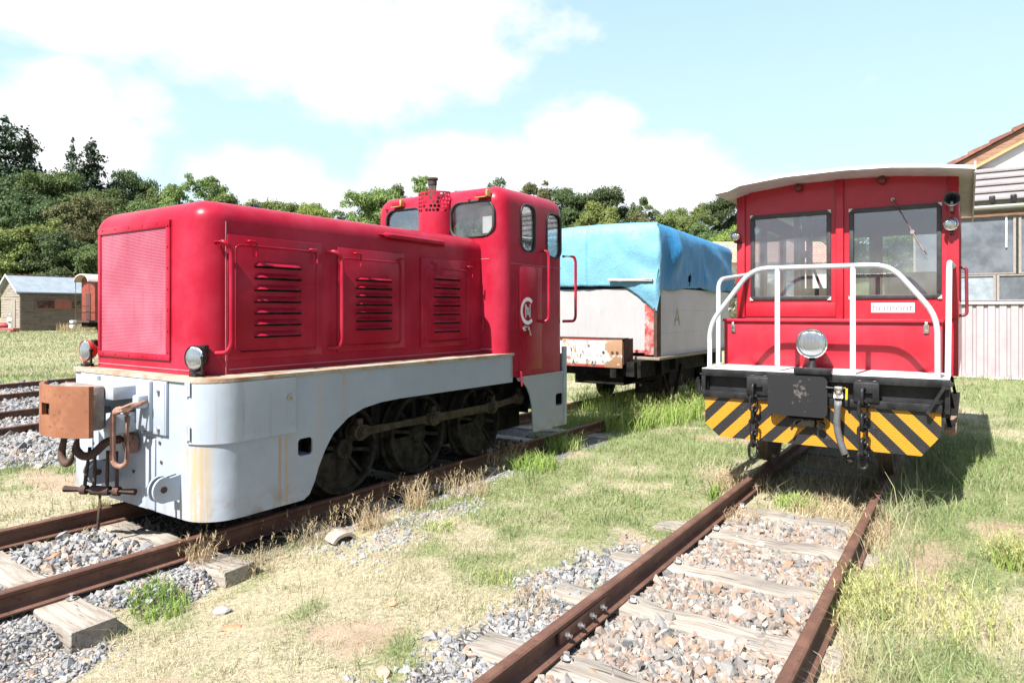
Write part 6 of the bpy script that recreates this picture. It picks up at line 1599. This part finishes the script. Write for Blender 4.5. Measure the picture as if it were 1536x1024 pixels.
def tree(px, top, wpx, Y, kind, tone, label, base=None, name='tree', rot=None):
    X = (px-768)/F_*Y; ztop = EYE+(HY-top)*Y/F_; zb = float(ground_h(X, Y)) if base is None else base
    H = ztop-zb; Wd = wpx/F_*Y
    e = empty(name, (X, Y, zb), random.uniform(0, 6.28) if rot is None else rot, label, 'bush' if name == 'bush' else 'tree')
    fam = ''.join(c for c in kind if c.isalpha())
    wn = {'dec': .80, 'open': .84, 'con': .50, 'cedar': .80, 'thin': .40, 'bush': .90}[fam]
    e.scale = (Wd/wn, Wd/wn, H)
    c = bpy.data.objects.new('crown', CROWN[kind]); col.objects.link(c); c.parent = e
    c.material_slots[0].link = 'OBJECT'; c.material_slots[0].material = TM[tone]
    t = bpy.data.objects.new('trunk', TRK[fam]); col.objects.link(t); t.parent = e
    return e
T = tree
T(8, 186, 175, 92, 'cedar', 'conifer', 'tall dark conifer cut by the left edge of the picture', name='conifer')
T(42, 204, 90, 94, 'con1', 'conifer', 'full dark conifer between the left edge conifer and the thin ragged one', name='conifer')
T(108, 212, 46, 96, 'thin', 'conifer', 'thin ragged conifer with sparse branches left of the fuller pine', name='conifer')
T(137, 217, 100, 95, 'con0', 'conifer', 'pointed full conifer standing right beside the thin ragged one', name='conifer')
T(200, 255, 92, 100, 'dec0', 'dark', 'rounded dark oak crown on the skyline right of the pointed conifers')
T(250, 276, 90, 98, 'dec1', 'light', 'light green tree between the rounded oak and the open crowned tree')
T(300, 264, 110, 96, 'open0', 'light', 'open crowned airy tree on the skyline above the hood front')
T(318, 278, 60, 92, 'dec2', 'mid', 'small dark green tree nestled against the airy skyline tree')
T(352, 293, 110, 90, 'dec1', 'light', 'low light green tree top just right of the hood front corner')
T(410, 300, 100, 92, 'dec3', 'light', 'low pale tree top behind the black hood horn')
T(470, 303, 90, 86, 'dec0', 'bright', 'fresh green round tree top above the middle of the hood')
T(505, 318, 90, 90, 'dec2', 'mid', 'darker green low tree top in the dip above the hood')
T(560, 284, 110, 84, 'dec3', 'light', 'broad light tree just left of the locomotive cab')
T(632, 266, 110, 82, 'open1', 'light', 'feathery pale tree rising behind the exhaust pipe')
T(600, 280, 80, 88, 'dec1', 'mid', 'mid green tree behind the left cab window')
T(752, 269, 76, 92, 'dec2', 'dark', 'dark tree top peeking over the middle of the cab roof')
T(800, 271, 90, 90, 'open0', 'olive', 'olive thin crowned tree over the right of the cab roof')
T(850, 280, 96, 88, 'dec0', 'dark', 'dark rounded tree right of the cab above the wagon sheet')
T(905, 284, 104, 87, 'dec3', 'dark', 'dark tree in the middle of the wood above the tarpaulin')
T(898, 302, 84, 78, 'dec1', 'yellow', 'yellowish tree in front of the dark ones above the tarpaulin')
T(958, 296, 80, 84, 'open1', 'mid', 'loose mid green tree right of the yellowish one')
T(965, 318, 84, 76, 'dec2', 'olive', 'low olive tree along the top of the tarpaulin')
T(1010, 312, 90, 78, 'dec0', 'light', 'light green tree above the right half of the tarpaulin')
T(1045, 308, 64, 74, 'open0', 'light', 'pale tall feathery tree left of the dark skyline clump')
T(1086, 294, 74, 80, 'dec3', 'dark', 'dark skyline clump just left of the railbus roof')
T(1100, 330, 90, 50, 'bush0', 'bright', 'vivid bright green bush tree beside the railbus lamp')
T(1060, 336, 90, 62, 'dec1', 'mid', 'mid green tree between the tarpaulin corner and the vivid bush')
T(22, 262, 150, 86, 'dec2', 'dark', 'dense dark broadleaf below the left edge conifer')
T(80, 256, 110, 88, 'dec3', 'mid', 'mid green broadleaf below the thin conifer')
T(150, 282, 120, 84, 'dec0', 'mid', 'mid green broadleaf under the pointed conifer')
T(65, 300, 120, 80, 'dec1', 'dark', 'dark shaded broadleaf in the middle of the left wood')
T(128, 296, 120, 76, 'bush1', 'olive', 'brownish olive tree mass left of the hood top')
T(165, 312, 110, 74, 'dec2', 'olive', 'brownish tree partly behind the hood corner')
T(40, 328, 150, 70, 'bush0', 'yellow', 'yellow green leafy bush behind the shed roof at left', name='bush')
T(95, 350, 120, 68, 'bush1', 'dark', 'dark green bush behind the middle of the shed roof', name='bush')
T(5, 350, 110, 67, 'bush1', 'light', 'light green bush behind the left end of the shed', name='bush')
T(140, 360, 110, 67, 'bush0', 'mid', 'mid green bush behind the old van roof', name='bush')
T(215, 300, 130, 80, 'dec1', 'mid', 'mid green tree hidden mostly by the hood front')
T(1108, 402, 40, 30, 'bush1', 'grey', 'dry grey green hedge shrub between the wagon and the railbus', name='bush')
T(1150, 420, 70, 32, 'bush0', 'grey', 'dry hedge shrub seen through the left railbus window', name='bush')
for k, (px, top, Y, tn) in enumerate(((700, 300, 100, 'mid'), (670, 290, 95, 'dark'), (-60, 250, 95, 'dark'), (-120, 300, 80, 'mid'), (1180, 330, 85, 'mid'), (1250, 335, 85, 'dark'), (1330, 340, 90, 'mid'))):
    T(px, top, 120, Y, 'dec%d' % (k % 4), tn, ('tree behind the cab roof centre', 'dark tree hidden behind the exhaust shroud', 'dark tree off the left edge of the wood', 'mid green tree off the left edge behind the shed', 'mid green tree seen through the railbus left window', 'dark green tree behind the railbus centre post', 'mid green tree behind the right railbus window')[k])
# dry tall weeds around the old van
tuft(118, 497, 260, .9, 1.6, .55, 'tall rough weeds in front of the old orange van', dry_t, .05, (.1, .8), heads=.2, name='weed_patch', cat='weeds')
# wooded rise behind the trees
m = MB(); n = 60; A = []; B_ = []
for k in range(n+1):
    x = -150+300*k/n; A.append(m.bm.verts.new((x, 100, float(ground_h(x, 100))-1))); B_.append(m.bm.verts.new((x, 150, 13+3*math.sin(x*.06)+(8 if x < -60 else 0))))
for k in range(n): m._f([A[k], A[k+1], B_[k+1], B_[k]], True)
hl = m.build('hill', plain('wooded_hill', (.05, .075, .025), .9, 0, .4, .4)); tag(hl, kind='structure')
